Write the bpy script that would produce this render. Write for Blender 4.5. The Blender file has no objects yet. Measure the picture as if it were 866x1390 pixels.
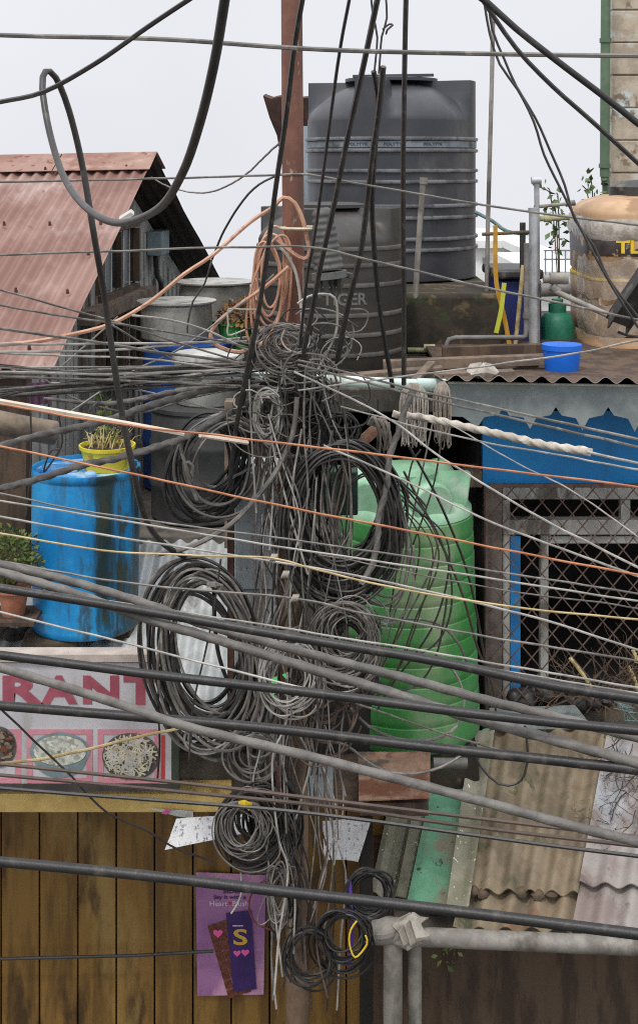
import bpy, math, random
from mathutils import Vector, Matrix, noise
R = random.Random(7)
F, HX, HY, CZ = 1800.0, 433.0, 220.0, 5.5
C = bpy.context.scene.collection
V = Vector
PI = math.pi

def P(px, py, Y):
    return V(((px-HX)/F*Y, Y, CZ+(HY-py)/F*Y))
def ray_plane(px, py, p0, n):
    d = V(((px-HX)/F, 1, (HY-py)/F)); o = V((0, 0, CZ))
    return o + d*((p0-o).dot(n)/d.dot(n))
def plane3(a, b, c):
    return a, (b-a).cross(c-a).normalized()

# ---------------------------------------------------------------- materials
def S(r, g, b):
    f = lambda c: (c/255/12.92) if c/255 <= .04045 else ((c/255+.055)/1.055)**2.4
    return (f(r), f(g), f(b), 1)
MATS = {}
def mat(name, c1, c2=None, rough=.6, scale=6, lo=.35, hi=.65, metal=0, bump=0, bscale=50, stain=None, stain2=None,
        stretch=1, spec=.5, detail=6):
    """Principled material: two-colour noise, optional stains (colour, scale, lo, hi, z-stretch), optional bump."""
    if name in MATS: return MATS[name]
    m = bpy.data.materials.new(name); m.use_nodes = True
    N = m.node_tree.nodes; L = m.node_tree.links; b = N['Principled BSDF']
    b.inputs['Roughness'].default_value = rough; b.inputs['Metallic'].default_value = metal
    b.inputs['Specular IOR Level'].default_value = spec
    tc = N.new('ShaderNodeTexCoord')
    def nz(sc, st=1, det=detail, off=0):
        mp = N.new('ShaderNodeMapping'); mp.inputs['Scale'].default_value = (1, 1, st); mp.inputs['Location'].default_value = (off, off*.7, off*.3)
        n = N.new('ShaderNodeTexNoise'); n.inputs['Scale'].default_value = sc; n.inputs['Detail'].default_value = det
        n.inputs['Roughness'].default_value = .62
        L.new(tc.outputs['Object'], mp.inputs[0]); L.new(mp.outputs[0], n.inputs['Vector']); return n.outputs['Fac']
    def ramp(src, a, z):
        a, z = .5+(a-.5)*.6, .5+(z-.5)*.6
        r = N.new('ShaderNodeMapRange'); r.inputs['From Min'].default_value = a; r.inputs['From Max'].default_value = z
        r.interpolation_type = 'SMOOTHSTEP'
        L.new(src, r.inputs['Value']); return r.outputs['Result']
    def mix(fac, A, B):
        x = N.new('ShaderNodeMix'); x.data_type = 'RGBA'; L.new(fac, x.inputs['Factor'])
        for s, c in ((6, A), (7, B)):
            if isinstance(c, tuple): x.inputs[s].default_value = c
            else: L.new(c, x.inputs[s])
        return x.outputs[2]
    col = c1
    if c2: col = mix(ramp(nz(scale, stretch), lo, hi), c1, c2)
    for i, s in enumerate((stain, stain2)):
        if s: col = mix(ramp(nz(s[1], s[4], 8, 3.7+i*5), s[2], s[3]), col, s[0])
    if isinstance(col, tuple): b.inputs['Base Color'].default_value = col
    else: L.new(col, b.inputs['Base Color'])
    if bump:
        bp = N.new('ShaderNodeBump'); bp.inputs['Strength'].default_value = bump; bp.inputs['Distance'].default_value = .01
        L.new(nz(bscale, 1, 5, 1.3), bp.inputs['Height']); L.new(bp.outputs[0], b.inputs['Normal'])
    MATS[name] = m
    return m

# ---------------------------------------------------------------- mesh building
class MB:
    def __init__(s): s.v = []; s.f = []
    def add(s, vs, fs):
        o = len(s.v); s.v += [V(p) for p in vs]; s.f += [tuple(i+o for i in f) for f in fs]; return s
    def box(s, p0, p1, M=None):
        x0, y0, z0 = p0; x1, y1, z1 = p1
        vs = [V(p) for p in ((x0,y0,z0),(x1,y0,z0),(x1,y1,z0),(x0,y1,z0),(x0,y0,z1),(x1,y0,z1),(x1,y1,z1),(x0,y1,z1))]
        if M is not None: vs = [M @ p for p in vs]
        return s.add(vs, [(0,3,2,1),(4,5,6,7),(0,1,5,4),(1,2,6,5),(2,3,7,6),(3,0,4,7)])
    def pbox(s, x0, y0, x1, y1, Y, d):          # front face seen at these pixels, depth Y, going back d metres
        a = P(x0, y1, Y); b = P(x1, y0, Y)
        return s.box((a.x, Y, a.z), (b.x, Y+d, b.z))
    def bar(s, a, b, w, h, up=(0, 0, 1)):       # rectangular bar between two points
        a, b = V(a), V(b); d = (b-a).normalized(); u = V(up)
        if abs(d.dot(u)) > .98: u = V((0, 1, 0))
        x = d.cross(u).normalized(); y = x.cross(d)
        vs = []
        for p in (a, b):
            vs += [p+x*w/2+y*h/2, p-x*w/2+y*h/2, p-x*w/2-y*h/2, p+x*w/2-y*h/2]
        return s.add(vs, [(0,1,2,3),(7,6,5,4),(0,4,5,1),(1,5,6,2),(2,6,7,3),(3,7,4,0)])
    def slab(s, pts, t):                        # polygon given a thickness vector
        n = len(pts); pts = [V(p) for p in pts]; t = V(t)
        return s.add(pts+[p+t for p in pts], [tuple(range(n)), tuple(reversed(range(n, 2*n)))] +
                     [(i, i+n, (i+1) % n+n, (i+1) % n) for i in range(n)])
    def tube(s, pts, r, n=6, twist=None, cap=True, close=False):
        m = len(pts); pts = [V(p) for p in pts]
        if m < 2: return s
        tan = [(pts[min(i+1, m-1)]-pts[max(i-1, 0)]).normalized() for i in range(m)]
        u = tan[0].orthogonal().normalized(); o = len(s.v); L = 0
        for i, p in enumerate(pts):
            if i: L += (p-pts[i-1]).length
            u = (u-tan[i]*u.dot(tan[i])).normalized(); w = tan[i].cross(u)
            rr = r[i] if isinstance(r, (list, tuple)) else r
            for k in range(n):
                a = 2*PI*k/n; q = rr
                if twist: q = rr*(1+twist[1]*math.cos(twist[2]*a-2*PI*L/twist[0]))
                s.v.append(p+(u*math.cos(a)+w*math.sin(a))*q)
        for i in range(m-1):
            for k in range(n):
                a, b = o+i*n+k, o+i*n+(k+1) % n
                s.f.append((a, b, b+n, a+n))
        if cap:
            s.f.append(tuple(o+k for k in reversed(range(n)))); s.f.append(tuple(o+(m-1)*n+k for k in range(n)))
        return s
    def cyl(s, a, b, r, r2=None, n=20):
        return s.tube([a, b], [r, r if r2 is None else r2], n)
    def lathe(s, prof, c, n=40, fn=None, M=None):   # profile (r, z); fn(theta, i, r, z) may change it
        o = len(s.v); c = V(c); m = len(prof)
        for i, (r, z) in enumerate(prof):
            for k in range(n):
                a = 2*PI*k/n; q, h = (fn(a, i, r, z) if fn else (r, z))
                p = V((q*math.cos(a), q*math.sin(a), h))
                if M is not None: p = M @ p
                s.v.append(c+p)
        for i in range(m-1):
            for k in range(n):
                a, b = o+i*n+k, o+i*n+(k+1) % n
                s.f.append((a, b, b+n, a+n))
        s.f.append(tuple(o+k for k in reversed(range(n)))); s.f.append(tuple(o+(m-1)*n+k for k in range(n)))
        return s
    def sheet(s, tl, tr, br, bl, waves, amp, th=.004, nv=6, sag=.004, seed=0, ragged=0, prof=None, up=None):
        tl, tr, br, bl = map(V, (tl, tr, br, bl))
        n = (tr-tl).cross(bl-tl).normalized()
        if n.z < 0 or (abs(n.z) < 1e-3 and n.y > 0): n = -n
        nu = max(2, int(waves*12)); rows = []
        for side in (0, 1):
            g = []
            for j in range(nv+1):
                for i in range(nu+1):
                    u = i/nu; v = j/nv
                    vv = v
                    if ragged: vv = v*(1+ragged*noise.noise(V((u*waves*.6, seed, 0)))) if v > .99 else v
                    p = (tl*(1-u)+tr*u)*(1-vv)+(bl*(1-u)+br*u)*vv
                    c = math.cos(2*PI*waves*u)
                    if prof == 'trap': c = max(-1, min(1, c*2.2))
                    p = p+n*(amp*c+sag*noise.noise(p*2.3+V((seed, 0, 0))))-n*(th*side)
                    g.append(p)
            rows.append(g)
        a = len(s.v); s.v += rows[0]; b = len(s.v); s.v += rows[1]; w = nu+1
        for j in range(nv):
            for i in range(nu):
                q = j*w+i
                s.f.append((a+q, a+q+1, a+q+w+1, a+q+w)); s.f.append((b+q, b+q+w, b+q+w+1, b+q+1))
        edge = [(i, 0) for i in range(nu)]
        for i in range(nu):
            s.f.append((a+i, b+i, b+i+1, a+i+1)); q = nv*w+i; s.f.append((a+q, a+q+1, b+q+1, b+q))
        for j in range(nv):
            q = j*w; s.f.append((a+q, a+q+w, b+q+w, b+q)); q = j*w+nu; s.f.append((a+q, b+q, b+q+w, a+q+w))
        return s

def link(name, me, m, root, loc):
    me.materials.append(m)
    me.polygons.foreach_set('use_smooth', [True]*len(me.polygons))
    me.set_sharp_from_angle(angle=math.radians(48))
    o = bpy.data.objects.new(name, me); C.objects.link(o); o.location = loc
    if root is not None: o.parent = root
    return o
def wloc(o):
    l = V(o.location); p = o.parent
    while p: l += V(p.location); p = p.parent
    return l
def obj(name, mb, m, parent=None, bev=0, origin=None):
    """ONE mesh object; vertices are given in world space, the origin goes to the parent or to the base of the mesh."""
    if parent is not None: base = wloc(parent); loc = (0, 0, 0)
    else:
        xs = [p.x for p in mb.v]; ys = [p.y for p in mb.v]; zs = [p.z for p in mb.v]
        base = V(((min(xs)+max(xs))/2, (min(ys)+max(ys))/2, min(zs))); loc = base
    me = bpy.data.meshes.new(name); me.from_pydata([p-base for p in mb.v], [], mb.f); me.update()
    o = link(name, me, m, parent, loc)
    if bev:
        b = o.modifiers.new('bevel', 'BEVEL'); b.width = bev; b.segments = 2; b.limit_method = 'ANGLE'; b.angle_limit = math.radians(40)
    return o
def tag(o, label, cat, group=None, kind=None):
    o['label'] = label; o['category'] = cat
    if group: o['group'] = group
    if kind: o['kind'] = kind
    return o
def thing(name, label, cat, loc, group=None):
    o = bpy.data.objects.new(name, None); o.empty_display_size = .1; C.objects.link(o); o.location = loc
    return tag(o, label, cat, group)
def struct(name, mb, m):
    o = obj(name, mb, m); o['kind'] = 'structure'; return o

def crom(pts, step):
    """Catmull-Rom through the points, sampled about every step metres."""
    pts = [V(p) for p in pts]
    if len(pts) == 2:
        n = max(2, int((pts[1]-pts[0]).length/step)); return [pts[0].lerp(pts[1], i/n) for i in range(n+1)]
    q = [pts[0]*2-pts[1]]+pts+[pts[-1]*2-pts[-2]]; out = []
    for i in range(1, len(q)-2):
        a, b, c, d = q[i-1:i+3]; n = max(2, int((c-b).length/step))
        for k in range(n):
            t = k/n
            out.append(.5*((2*b)+(c-a)*t+(2*a-5*b+4*c-d)*t*t+(3*b-a-3*c+d)*t**3))
    out.append(pts[-1]); return out

def text_mb(mb, body, p_tl, p_br, Y, t=.003, bold=.0, shear=0):
    """Letters as mesh, fitted into a pixel box on a plane facing the street at depth Y."""
    cu = bpy.data.curves.new('lettering', 'FONT'); cu.body = body; cu.offset = bold; cu.shear = shear; cu.resolution_u = 4
    to = bpy.data.objects.new('lettering', cu); C.objects.link(to)
    dg = bpy.context.evaluated_depsgraph_get(); me = to.evaluated_get(dg).to_mesh()
    vs = [V(v.co) for v in me.vertices]; fs = [tuple(p.vertices) for p in me.polygons]
    to.evaluated_get(dg).to_mesh_clear()
    x0 = min(v.x for v in vs); x1 = max(v.x for v in vs); y0 = min(v.y for v in vs); y1 = max(v.y for v in vs)
    a = P(p_tl[0], p_br[1], Y); b = P(p_br[0], p_tl[1], Y)
    out = [V((a.x+(v.x-x0)/(x1-x0)*(b.x-a.x), Y, a.z+(v.y-y0)/(y1-y0)*(b.z-a.z))) for v in vs]
    bpy.data.objects.remove(to); bpy.data.curves.remove(cu)
    mb.add(out, fs); return mb

def disc(mb, cx, cy, rx, ry, Y, n=36, wob=0, seed=0):
    c = P(cx, cy, Y); k = Y/F
    vs = [c]+[c+V((math.cos(a)*rx*k*(1+wob*noise.noise(V((math.cos(a)*2, math.sin(a)*2, seed)))), 0,
                   math.sin(a)*ry*k*(1+wob*noise.noise(V((math.cos(a)*2, math.sin(a)*2, seed)))))) for a in [2*PI*i/n for i in range(n)]]
    return mb.add(vs, [(0, i+1, (i+1) % n+1) for i in range(n)])
def heart(mb, cx, cy, w, Y):
    k = Y/F*w/32; c = P(cx, cy, Y); vs = [c]
    for i in range(28):
        a = 2*PI*i/28
        vs.append(c+V((16*math.sin(a)**3*k, 0, (13*math.cos(a)-5*math.cos(2*a)-2*math.cos(3*a)-math.cos(4*a))*k)))
    return mb.add(vs, [(0, i+1, (i+1) % 28+1) for i in range(28)])

def leaves(mb, c, rad, n, size, rng, shell=.3, lean=1.0):
    c = V(c)
    for _ in range(n):
        d = V((rng.gauss(0, 1), rng.gauss(0, 1), rng.gauss(0, 1))).normalized(); r = rng.uniform(shell, 1)**.6
        k = 1+.35*noise.noise(d*2.1+c)
        p = c+V((d.x*rad[0], d.y*rad[1], d.z*rad[2]))*r*k
        t = (d*lean+V((rng.uniform(-1, 1), rng.uniform(-1, 1), rng.uniform(-.6, 1)))).normalized()
        b = t.orthogonal().normalized(); b = Matrix.Rotation(rng.uniform(0, 6.28), 3, t) @ b
        s = size*rng.uniform(.6, 1.3); nn = t.cross(b)
        mb.add([p, p+t*s*.5+b*s*.28+nn*s*.08, p+t*s, p+t*s*.5-b*s*.28+nn*s*.08], [(0, 1, 2), (0, 2, 3)])
    return mb
def twigs(mb, p, d, ln, r, rng, depth=3, spread=.7, droop=0):
    pts = [V(p)]; d = V(d).normalized()
    n = 5
    for i in range(n):
        d = (d+V((rng.uniform(-1, 1), rng.uniform(-1, 1), rng.uniform(-1, 1)))*.28+V((0, 0, -droop))).normalized()
        pts.append(pts[-1]+d*ln/n)
    mb.tube(pts, [r*(1-.5*i/n) for i in range(n+1)], 4)
    if depth > 0:
        for k in range(rng.randint(2, 4)):
            q = pts[rng.randint(2, n)]
            nd = (d+V((rng.uniform(-1, 1), rng.uniform(-1, 1), rng.uniform(-.6, 1)))*spread).normalized()
            twigs(mb, q, nd, ln*rng.uniform(.45, .7), r*.6, rng, depth-1, spread, droop)
    return mb
# ---------------------------------------------------------------- palette
m_rust = mat('rusty_roof_metal', S(124,90,79), S(142,110,99), .6, 1.6, bump=.03, bscale=40,
             stain=(S(172,150,142), 1.7, .54, 1.0, .5), stain2=(S(104,68,56), 9, .68, .9, .5))
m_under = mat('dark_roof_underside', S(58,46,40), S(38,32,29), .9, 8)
m_gi = mat('galvanised_sheet', S(186,188,186), S(158,161,160), .5, 4, metal=.25, bump=.08, stain=(S(116,110,100), 3, .6, .85, .25))
m_asb = mat('weathered_asbestos_sheet', S(136,122,100), S(112,100,82), .9, 5, bump=.25, bscale=90, stain=(S(128,92,68), 3.1, .56, .85, .3), stain2=(S(84,84,62), 6, .6, .75, .5))
m_asb2 = mat('pink_grey_asbestos_sheet', S(158,150,144), S(138,124,118), .85, 3, bump=.2, bscale=90, stain=(S(170,174,178), 1.6, .52, .75, .4), stain2=(S(96,86,76), 7, .62, .85, .4))
m_moss = mat('mossy_grey_sheet', S(150,145,128), S(124,122,102), .9, 4, bump=.25, bscale=80, stain=(S(96,98,68), 4, .58, .85, .4), stain2=(S(225,225,220), 38, .72, .76, 1))
m_greenp = mat('worn_green_paint', S(108,164,130), S(92,144,112), .75, 7, stain=(S(130,124,104), 3, .56, .74, .4), stain2=(S(60,60,46), 11, .66, .76, 1))
m_conc = mat('grey_concrete', S(112,106,97), S(88,83,75), .9, 5, bump=.25, stain=(S(58,54,47), 3, .52, .8, .4))
m_concd = mat('mossy_dark_concrete', S(62,54,44), S(44,40,34), .95, 6, bump=.5, bscale=22, stain=(S(98,84,60), 5, .56, .7, 1), stain2=(S(56,66,40), 8, .6, .75, 1))
m_dark = mat('shade_dark_wall', S(44,40,37), S(34,32,30), .95, 4)  # near-black base puts the shade of the recess into the wall colour
m_wallw = mat('grey_white_painted_boards', S(176,176,170), S(150,150,146), .8, 4, bump=.15, stain=(S(96,90,82), 2.4, .55, .75, .25))
m_wallg = mat('weathered_grey_boards', S(160,156,150), S(126,122,116), .9, 7, stretch=.15, bump=.2, stain=(S(62,58,54), 4, .52, .7, .2))
m_wood = mat('dark_brown_wood', S(92,74,58), S(66,52,42), .8, 10, stretch=.2, bump=.2)
m_woodl = mat('grey_brown_plank', S(124,106,90), S(96,84,74), .85, 9, bump=.2)
m_plank = mat('varnished_wood_boards', S(134,101,49), S(102,75,36), .45, 9, stretch=.12, bump=.12, stain=(S(70,50,26), 5, .52, .74, .25), stain2=(S(150,122,70), 3, .56, .78, .3))
m_yel = mat('yellow_painted_beam', S(226,196,120), S(206,174,102), .6, 5, stain=(S(120,96,50), 4, .58, .78, 1))
m_tankb = mat('black_tank_plastic', S(54,56,62), S(64,64,68), .45, 3, bump=.04, stain=(S(86,86,86), 2.3, .6, .9, .4), spec=.5)
m_tanks = mat('dusty_dark_tank_plastic', S(54,52,50), S(66,62,58), .5, 3, stain=(S(84,74,62), 2.5, .56, .85, .3), stain2=(S(66,68,46), 6, .64, .85, .5))
m_tankg = mat('green_tank_plastic', S(54,128,58), S(74,142,80), .55, 2.4, stain=(S(140,158,122), 1.7, .42, .8, .5), stain2=(S(58,62,42), 4, .6, .85, .4), bump=.06)
m_tankg2 = mat('pale_green_tank_top', S(160,200,168), S(136,184,146), .55, 4, stain=(S(186,200,180), 3, .5, .75, 1))
m_tant = mat('tan_tank_plastic', S(190,156,120), S(170,136,102), .55, 3, stain=(S(150,116,84), 4, .56, .75, 1))
m_tanw = mat('wrapped_tan_tank', S(176,144,106), S(150,120,88), .5, 4, bump=.5, bscale=14, stain=(S(216,198,176), 9, .6, .68, .6))
m_wrap = mat('clear_plastic_wrap', S(186,178,168), S(150,140,128), .22, 9, bump=.9, bscale=16, spec=.8)
m_blue = mat('blue_barrel_plastic', S(10,120,184), S(34,146,204), .42, 2.5, stain=(S(34,56,60), 4, .42, .62, .1), stain2=(S(56,62,50), 15, .5, .72, .3))
m_bluer = mat('pale_blue_barrel_lid', S(96,164,222), S(70,146,210), .5, 5, stain=(S(170,200,224), 4, .5, .7, 1))
m_dblue = mat('dark_blue_drum_plastic', S(24,64,130), S(30,76,146), .45, 3, stain=(S(40,50,70), 4, .56, .76, .4))
m_navy = mat('navy_blue_bin_plastic', S(34,44,104), S(42,52,112), .5, 3)
m_bucket = mat('bright_blue_bucket_plastic', S(16,100,206), S(22,108,212), .4, 3)
m_bpan = mat('blue_painted_panel', S(18,136,206), S(14,124,192), .5, 2, stain=(S(24,88,128), 2.5, .58, .95, .4))
m_bpost = mat('bright_blue_post_paint', S(40,130,196), S(26,108,170), .6, 5, stain=(S(110,120,120), 6, .62, .74, .5))
m_zinc = mat('zinc_fascia', S(150,157,156), S(128,137,137), .5, 5, metal=.2, stain=(S(176,180,176), 3, .58, .9, .5), stain2=(S(110,112,108), 5, .6, .76, .3))
m_alu = mat('dull_aluminium', S(186,184,176), S(160,158,150), .42, 5, metal=.55, stain=(S(116,110,98), 5, .54, .75, .3))
m_white = mat('dirty_white_plastic', S(196,196,190), S(170,170,164), .5, 5, stain=(S(140,134,122), 4, .56, .76, .5))
m_dgrey = mat('dark_grey_plastic', S(66,66,66), S(54,54,54), .55, 4)
m_yelpot = mat('yellow_pot_plastic', S(222,206,60), S(206,188,52), .5, 5, stain=(S(150,134,60), 8, .6, .75, 1))
m_terra = mat('terracotta', S(170,112,84), S(148,94,70), .85, 8, bump=.1)
m_soil = mat('dry_soil', S(70,56,42), S(48,40,32), 1, 20, bump=.5)
m_leaf = mat('shrub_leaf', S(112,124,62), S(74,92,44), .65, 14)
m_leafd = mat('dry_leaf', S(150,112,66), S(112,82,48), .8, 14)
m_leafg = mat('green_leaf', S(92,116,66), S(66,88,50), .6, 12)
m_straw = mat('dry_straw', S(196,178,128), S(150,136,90), .85, 14)
m_twig = mat('dry_twig', S(108,88,66), S(78,64,50), .9, 14)
m_pole = mat('red_oxide_pole', S(126,84,68), S(108,70,58), .7, 5, stain=(S(84,66,56), 4, .54, .75, .3), stain2=(S(160,140,124), 16, .68, .75, .3))
m_polel = mat('brown_pole_base', S(120,98,78), S(96,78,62), .8, 6, stain=(S(60,50,42), 4, .55, .75, .4))
m_closure = mat('grey_closure_plastic', S(92,92,90), S(76,76,74), .55, 9, stain=(S(52,50,48), 9, .6, .72, .4))
m_tie = mat('cream_strap', S(206,196,170), S(180,170,144), .6, 9)
m_cab = mat('pale_grey_cabinet_paint', S(164,172,174), S(142,150,152), .55, 4, stain=(S(112,106,100), 4, .58, .75, .25), stain2=(S(110,72,52), 12, .68, .76, .6))
m_rustf = mat('rusty_angle_iron', S(98,66,50), S(74,52,42), .85, 12, bump=.2)
m_rusts = mat('rusty_flat_sheet', S(160,126,104), S(136,104,86), .85, 5, stain=(S(112,70,48), 2.5, .52, .66, .6), stain2=(S(86,78,68), 3, .55, .7, 1), bump=.2)
m_pvc = mat('grey_white_pvc', S(146,141,132), S(122,117,109), .6, 8, stain=(S(84,78,68), 5, .52, .8, .4), bump=.1)
m_galv = mat('galvanised_pipe', S(190,192,194), S(168,170,172), .38, 8, metal=.5)
m_aqua = mat('aqua_pipe', S(186,206,200), S(204,212,208), .5, 5, stain=(S(140,150,142), 5, .58, .74, 1))
m_gpipe = mat('green_drainpipe', S(96,116,92), S(82,104,80), .6, 5, stain=(S(60,70,54), 6, .58, .75, .4))
m_stone = mat('pale_stone_block', S(190,176,156), S(166,152,134), .9, 5, bump=.3, bscale=30, stain=(S(196,206,204), 3, .54, .74, 1), stain2=(S(128,112,94), 6, .6, .76, 1))
m_gas = mat('green_gas_cylinder_paint', S(40,118,92), S(54,134,106), .5, 6, stain=(S(96,88,66), 7, .58, .72, .6))
m_sign = mat('white_sign_vinyl', S(196,193,197), S(180,177,181), .6, 3, stain=(S(168,164,162), 5, .54, .76, .2))
m_signtop = mat('cream_sign_frame', S(196,184,174), S(176,164,154), .6, 6)
m_maroon = mat('faded_maroon_lettering', S(164,84,98), S(150,74,88), .6, 8, stain=(S(184,136,144), 9, .58, .7, .6))
m_pinkb = mat('pink_print', S(206,142,152), S(196,128,140), .6, 8)
m_red = mat('red_print', S(196,58,52), S(186,60,56), .6, 8)
m_bowl = mat('grey_green_bowl_print', S(128,146,148), S(112,130,132), .55, 9)
m_soup = mat('soup_print', S(214,214,206), S(150,156,144), .55, 40, lo=.42, hi=.6, stain=(S(84,96,84), 30, .64, .7, 1))
m_nood = mat('noodle_print', S(206,200,180), S(92,84,72), .55, 60, lo=.44, hi=.56, stain=(S(232,228,216), 45, .6, .66, 1))
m_meat = mat('dark_meat_print', S(48,34,34), S(120,92,84), .5, 60, lo=.5, hi=.66)
m_dgreen = mat('dark_green_edge', S(58,66,54), S(46,52,44), .7, 6)
m_poster = mat('lilac_poster_paper', S(160,112,156), S(142,96,144), .45, 3, lo=.3, hi=.7, stain=(S(196,148,176), 2.4, .5, .75, 1))
m_purple = mat('purple_print', S(66,42,104), S(54,34,90), .45, 7)
m_choc = mat('chocolate_print', S(116,66,44), S(92,50,34), .4, 40)
m_pink = mat('pink_heart_print', S(224,96,164), None, .4)
m_gold = mat('gold_print', S(206,166,66), None, .4)
m_plum = mat('plum_lettering', S(86,40,104), None, .5)
m_pale = mat('pale_lettering', S(206,186,206), None, .5)
m_tarp = mat('speckled_white_sheet', S(222,222,222), S(200,200,202), .6, 9, stain=(S(140,140,146), 60, .62, .68, 1))
m_rag = mat('white_rag', S(172,165,154), S(140,133,123), .9, 8, bump=.3, stain=(S(128,116,104), 6, .58, .74, 1))
m_brick = mat('mossy_brick', S(104,86,70), S(78,70,56), .95, 9, bump=.4, stain=(S(80,84,50), 7, .55, .72, 1))
m_rock = mat('dark_rubble', S(82,76,72), S(58,54,52), .95, 9, bump=.4)
m_grille = mat('rusty_grille', S(104,84,76), S(84,66,60), .8, 14)
m_frame = mat('grey_white_window_frame', S(186,184,178), S(160,158,152), .7, 6, stain=(S(104,98,90), 5, .56, .74, .4))
m_framew = mat('brown_grey_post', S(122,110,102), S(98,88,80), .85, 6, stain=(S(160,150,140), 5, .58, .72, .3))
m_room = mat('shade_dark_room', S(34,32,34), S(26,25,27), .95, 3)  # darkness of the unlit room is painted into its walls
m_yelstrap = mat('yellow_strap', S(190,144,40), S(170,126,34), .6, 6)
m_limestrap = mat('lime_strap', S(186,190,60), None, .6)
m_yelp = mat('yellow_plastic', S(224,190,50), S(206,172,44), .6, 9)
m_cloth = mat('purple_cloth', S(92,58,84), S(70,44,66), .9, 12)
m_greencl = mat('green_plastic_tub', S(58,140,62), S(44,118,50), .6, 6)
m_logw = mat('grey_log', S(128,114,98), S(92,82,72), .9, 5, bump=.4, bscale=20)
m_ground = mat('street_asphalt', S(74,72,70), S(60,58,57), .95, 3, bump=.3)
m_slope = mat('hillside_earth', S(120,118,108), S(96,98,88), 1, .2)
m_far = mat('pale_distant_wall', S(226,226,224), S(214,214,212), .9, 1)
m_farw = mat('distant_window', S(120,126,132), None, .4)
m_black = mat('black_metal', S(46,45,45), S(58,56,55), .5, 8, stain=(S(96,86,76), 8, .6, .74, 1))
m_shedblue = mat('pale_blue_sheet', S(168,180,190), S(150,162,172), .6, 4)
# wire insulation
m_w = {
 'black': mat('black_rubber', S(34,33,33), S(44,42,41), .42, 9, stain=(S(72,68,63), 22, .58, .85, 1), bump=.15, bscale=160),
 'dark': mat('dark_grey_rubber', S(58,55,53), S(46,44,42), .4, 9, stain=(S(88,82,75), 22, .58, .85, 1)),
 'grey': mat('grey_cable_sheath', S(118,113,107), S(92,88,84), .4, 9, stain=(S(138,132,124), 12, .56, .74, 1)),
 'light': mat('pale_grey_sheath', S(172,168,161), S(140,136,130), .38, 9),
 'silver': mat('bare_steel_wire', S(184,182,178), S(150,148,144), .35, 9, metal=.5),
 'brown': mat('brown_wire_sheath', S(92,76,66), S(78,64,56), .6, 9),
 'rope': mat('dusty_twisted_cable', S(112,108,103), S(90,87,83), .6, 14, stain=(S(84,81,77), 26, .56, .9, 1), bump=.3, bscale=140),
 'orange': mat('copper_orange_sheath', S(190,128,90), S(164,104,70), .32, 9),
 'salmon': mat('salmon_hose', S(196,152,126), S(176,130,104), .5, 9, stain=(S(140,100,80), 9, .58, .74, 1)),
 'cream': mat('cream_wire', S(196,174,128), S(164,142,98), .45, 9),
 'white': mat('white_rope', S(206,198,184), S(178,170,156), .8, 12),
 'bright': mat('pale_plastic_tube', S(232,218,200), S(214,196,176), .28, 9),
 'yellow': mat('yellow_wire', S(222,192,50), None, .5),
 'violet': mat('violet_wire', S(96,66,150), None, .5),
 'maroon': mat('maroon_wire', S(120,60,60), None, .5),
}

# the barrel's grime sits on one side of it: black streaks right of the middle, thinning out round the back
nt = m_blue.node_tree; tcn = [n for n in nt.nodes if n.type == 'TEX_COORD'][0]
mixes = [n for n in nt.nodes if n.type == 'MIX']
sx_ = nt.nodes.new('ShaderNodeSeparateXYZ'); nt.links.new(tcn.outputs['Object'], sx_.inputs[0])
for mx_, (a_, b_, lo_) in zip(mixes[1:], ((-.12, .06, .06), (-.16, .1, .12))):
    src = mx_.inputs['Factor'].links[0].from_socket
    mr_ = nt.nodes.new('ShaderNodeMapRange'); mr_.inputs['From Min'].default_value = a_; mr_.inputs['From Max'].default_value = b_; mr_.inputs['To Min'].default_value = lo_; mr_.inputs['To Max'].default_value = 1.0
    nt.links.new(sx_.outputs['X'], mr_.inputs['Value'])
    ml_ = nt.nodes.new('ShaderNodeMath'); ml_.operation = 'MULTIPLY'; nt.links.new(src, ml_.inputs[0]); nt.links.new(mr_.outputs[0], ml_.inputs[1])
    nt.links.new(ml_.outputs[0], mx_.inputs['Factor'])

# ---------------------------------------------------------------- setting: ground that falls away behind the houses
g = MB()
xs = [-600, -200, -60, -20, -8, -3, 0, 3, 8, 20, 60, 200, 600]; ys = [-60, -10, 0, 6, 10, 14, 18, 30, 60, 120, 300, 700]
def gz(x, y): return 0 if y < 14 else -(y-14)*.34-.00002*(y-14)**2
g.add([(x, y, gz(x, y)) for y in ys for x in xs], [(j*13+i, j*13+i+1, j*13+13+i+1, j*13+13+i) for j in range(11) for i in range(12)])
struct('ground', g, m_slope)
road = MB().box((-40, -4, .004), (40, 4.2, .008)); struct('road', road, m_ground)
pav = MB().box((-40, 4.2, .002), (40, 6.9, .13)); struct('pavement', pav, m_conc)

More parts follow.
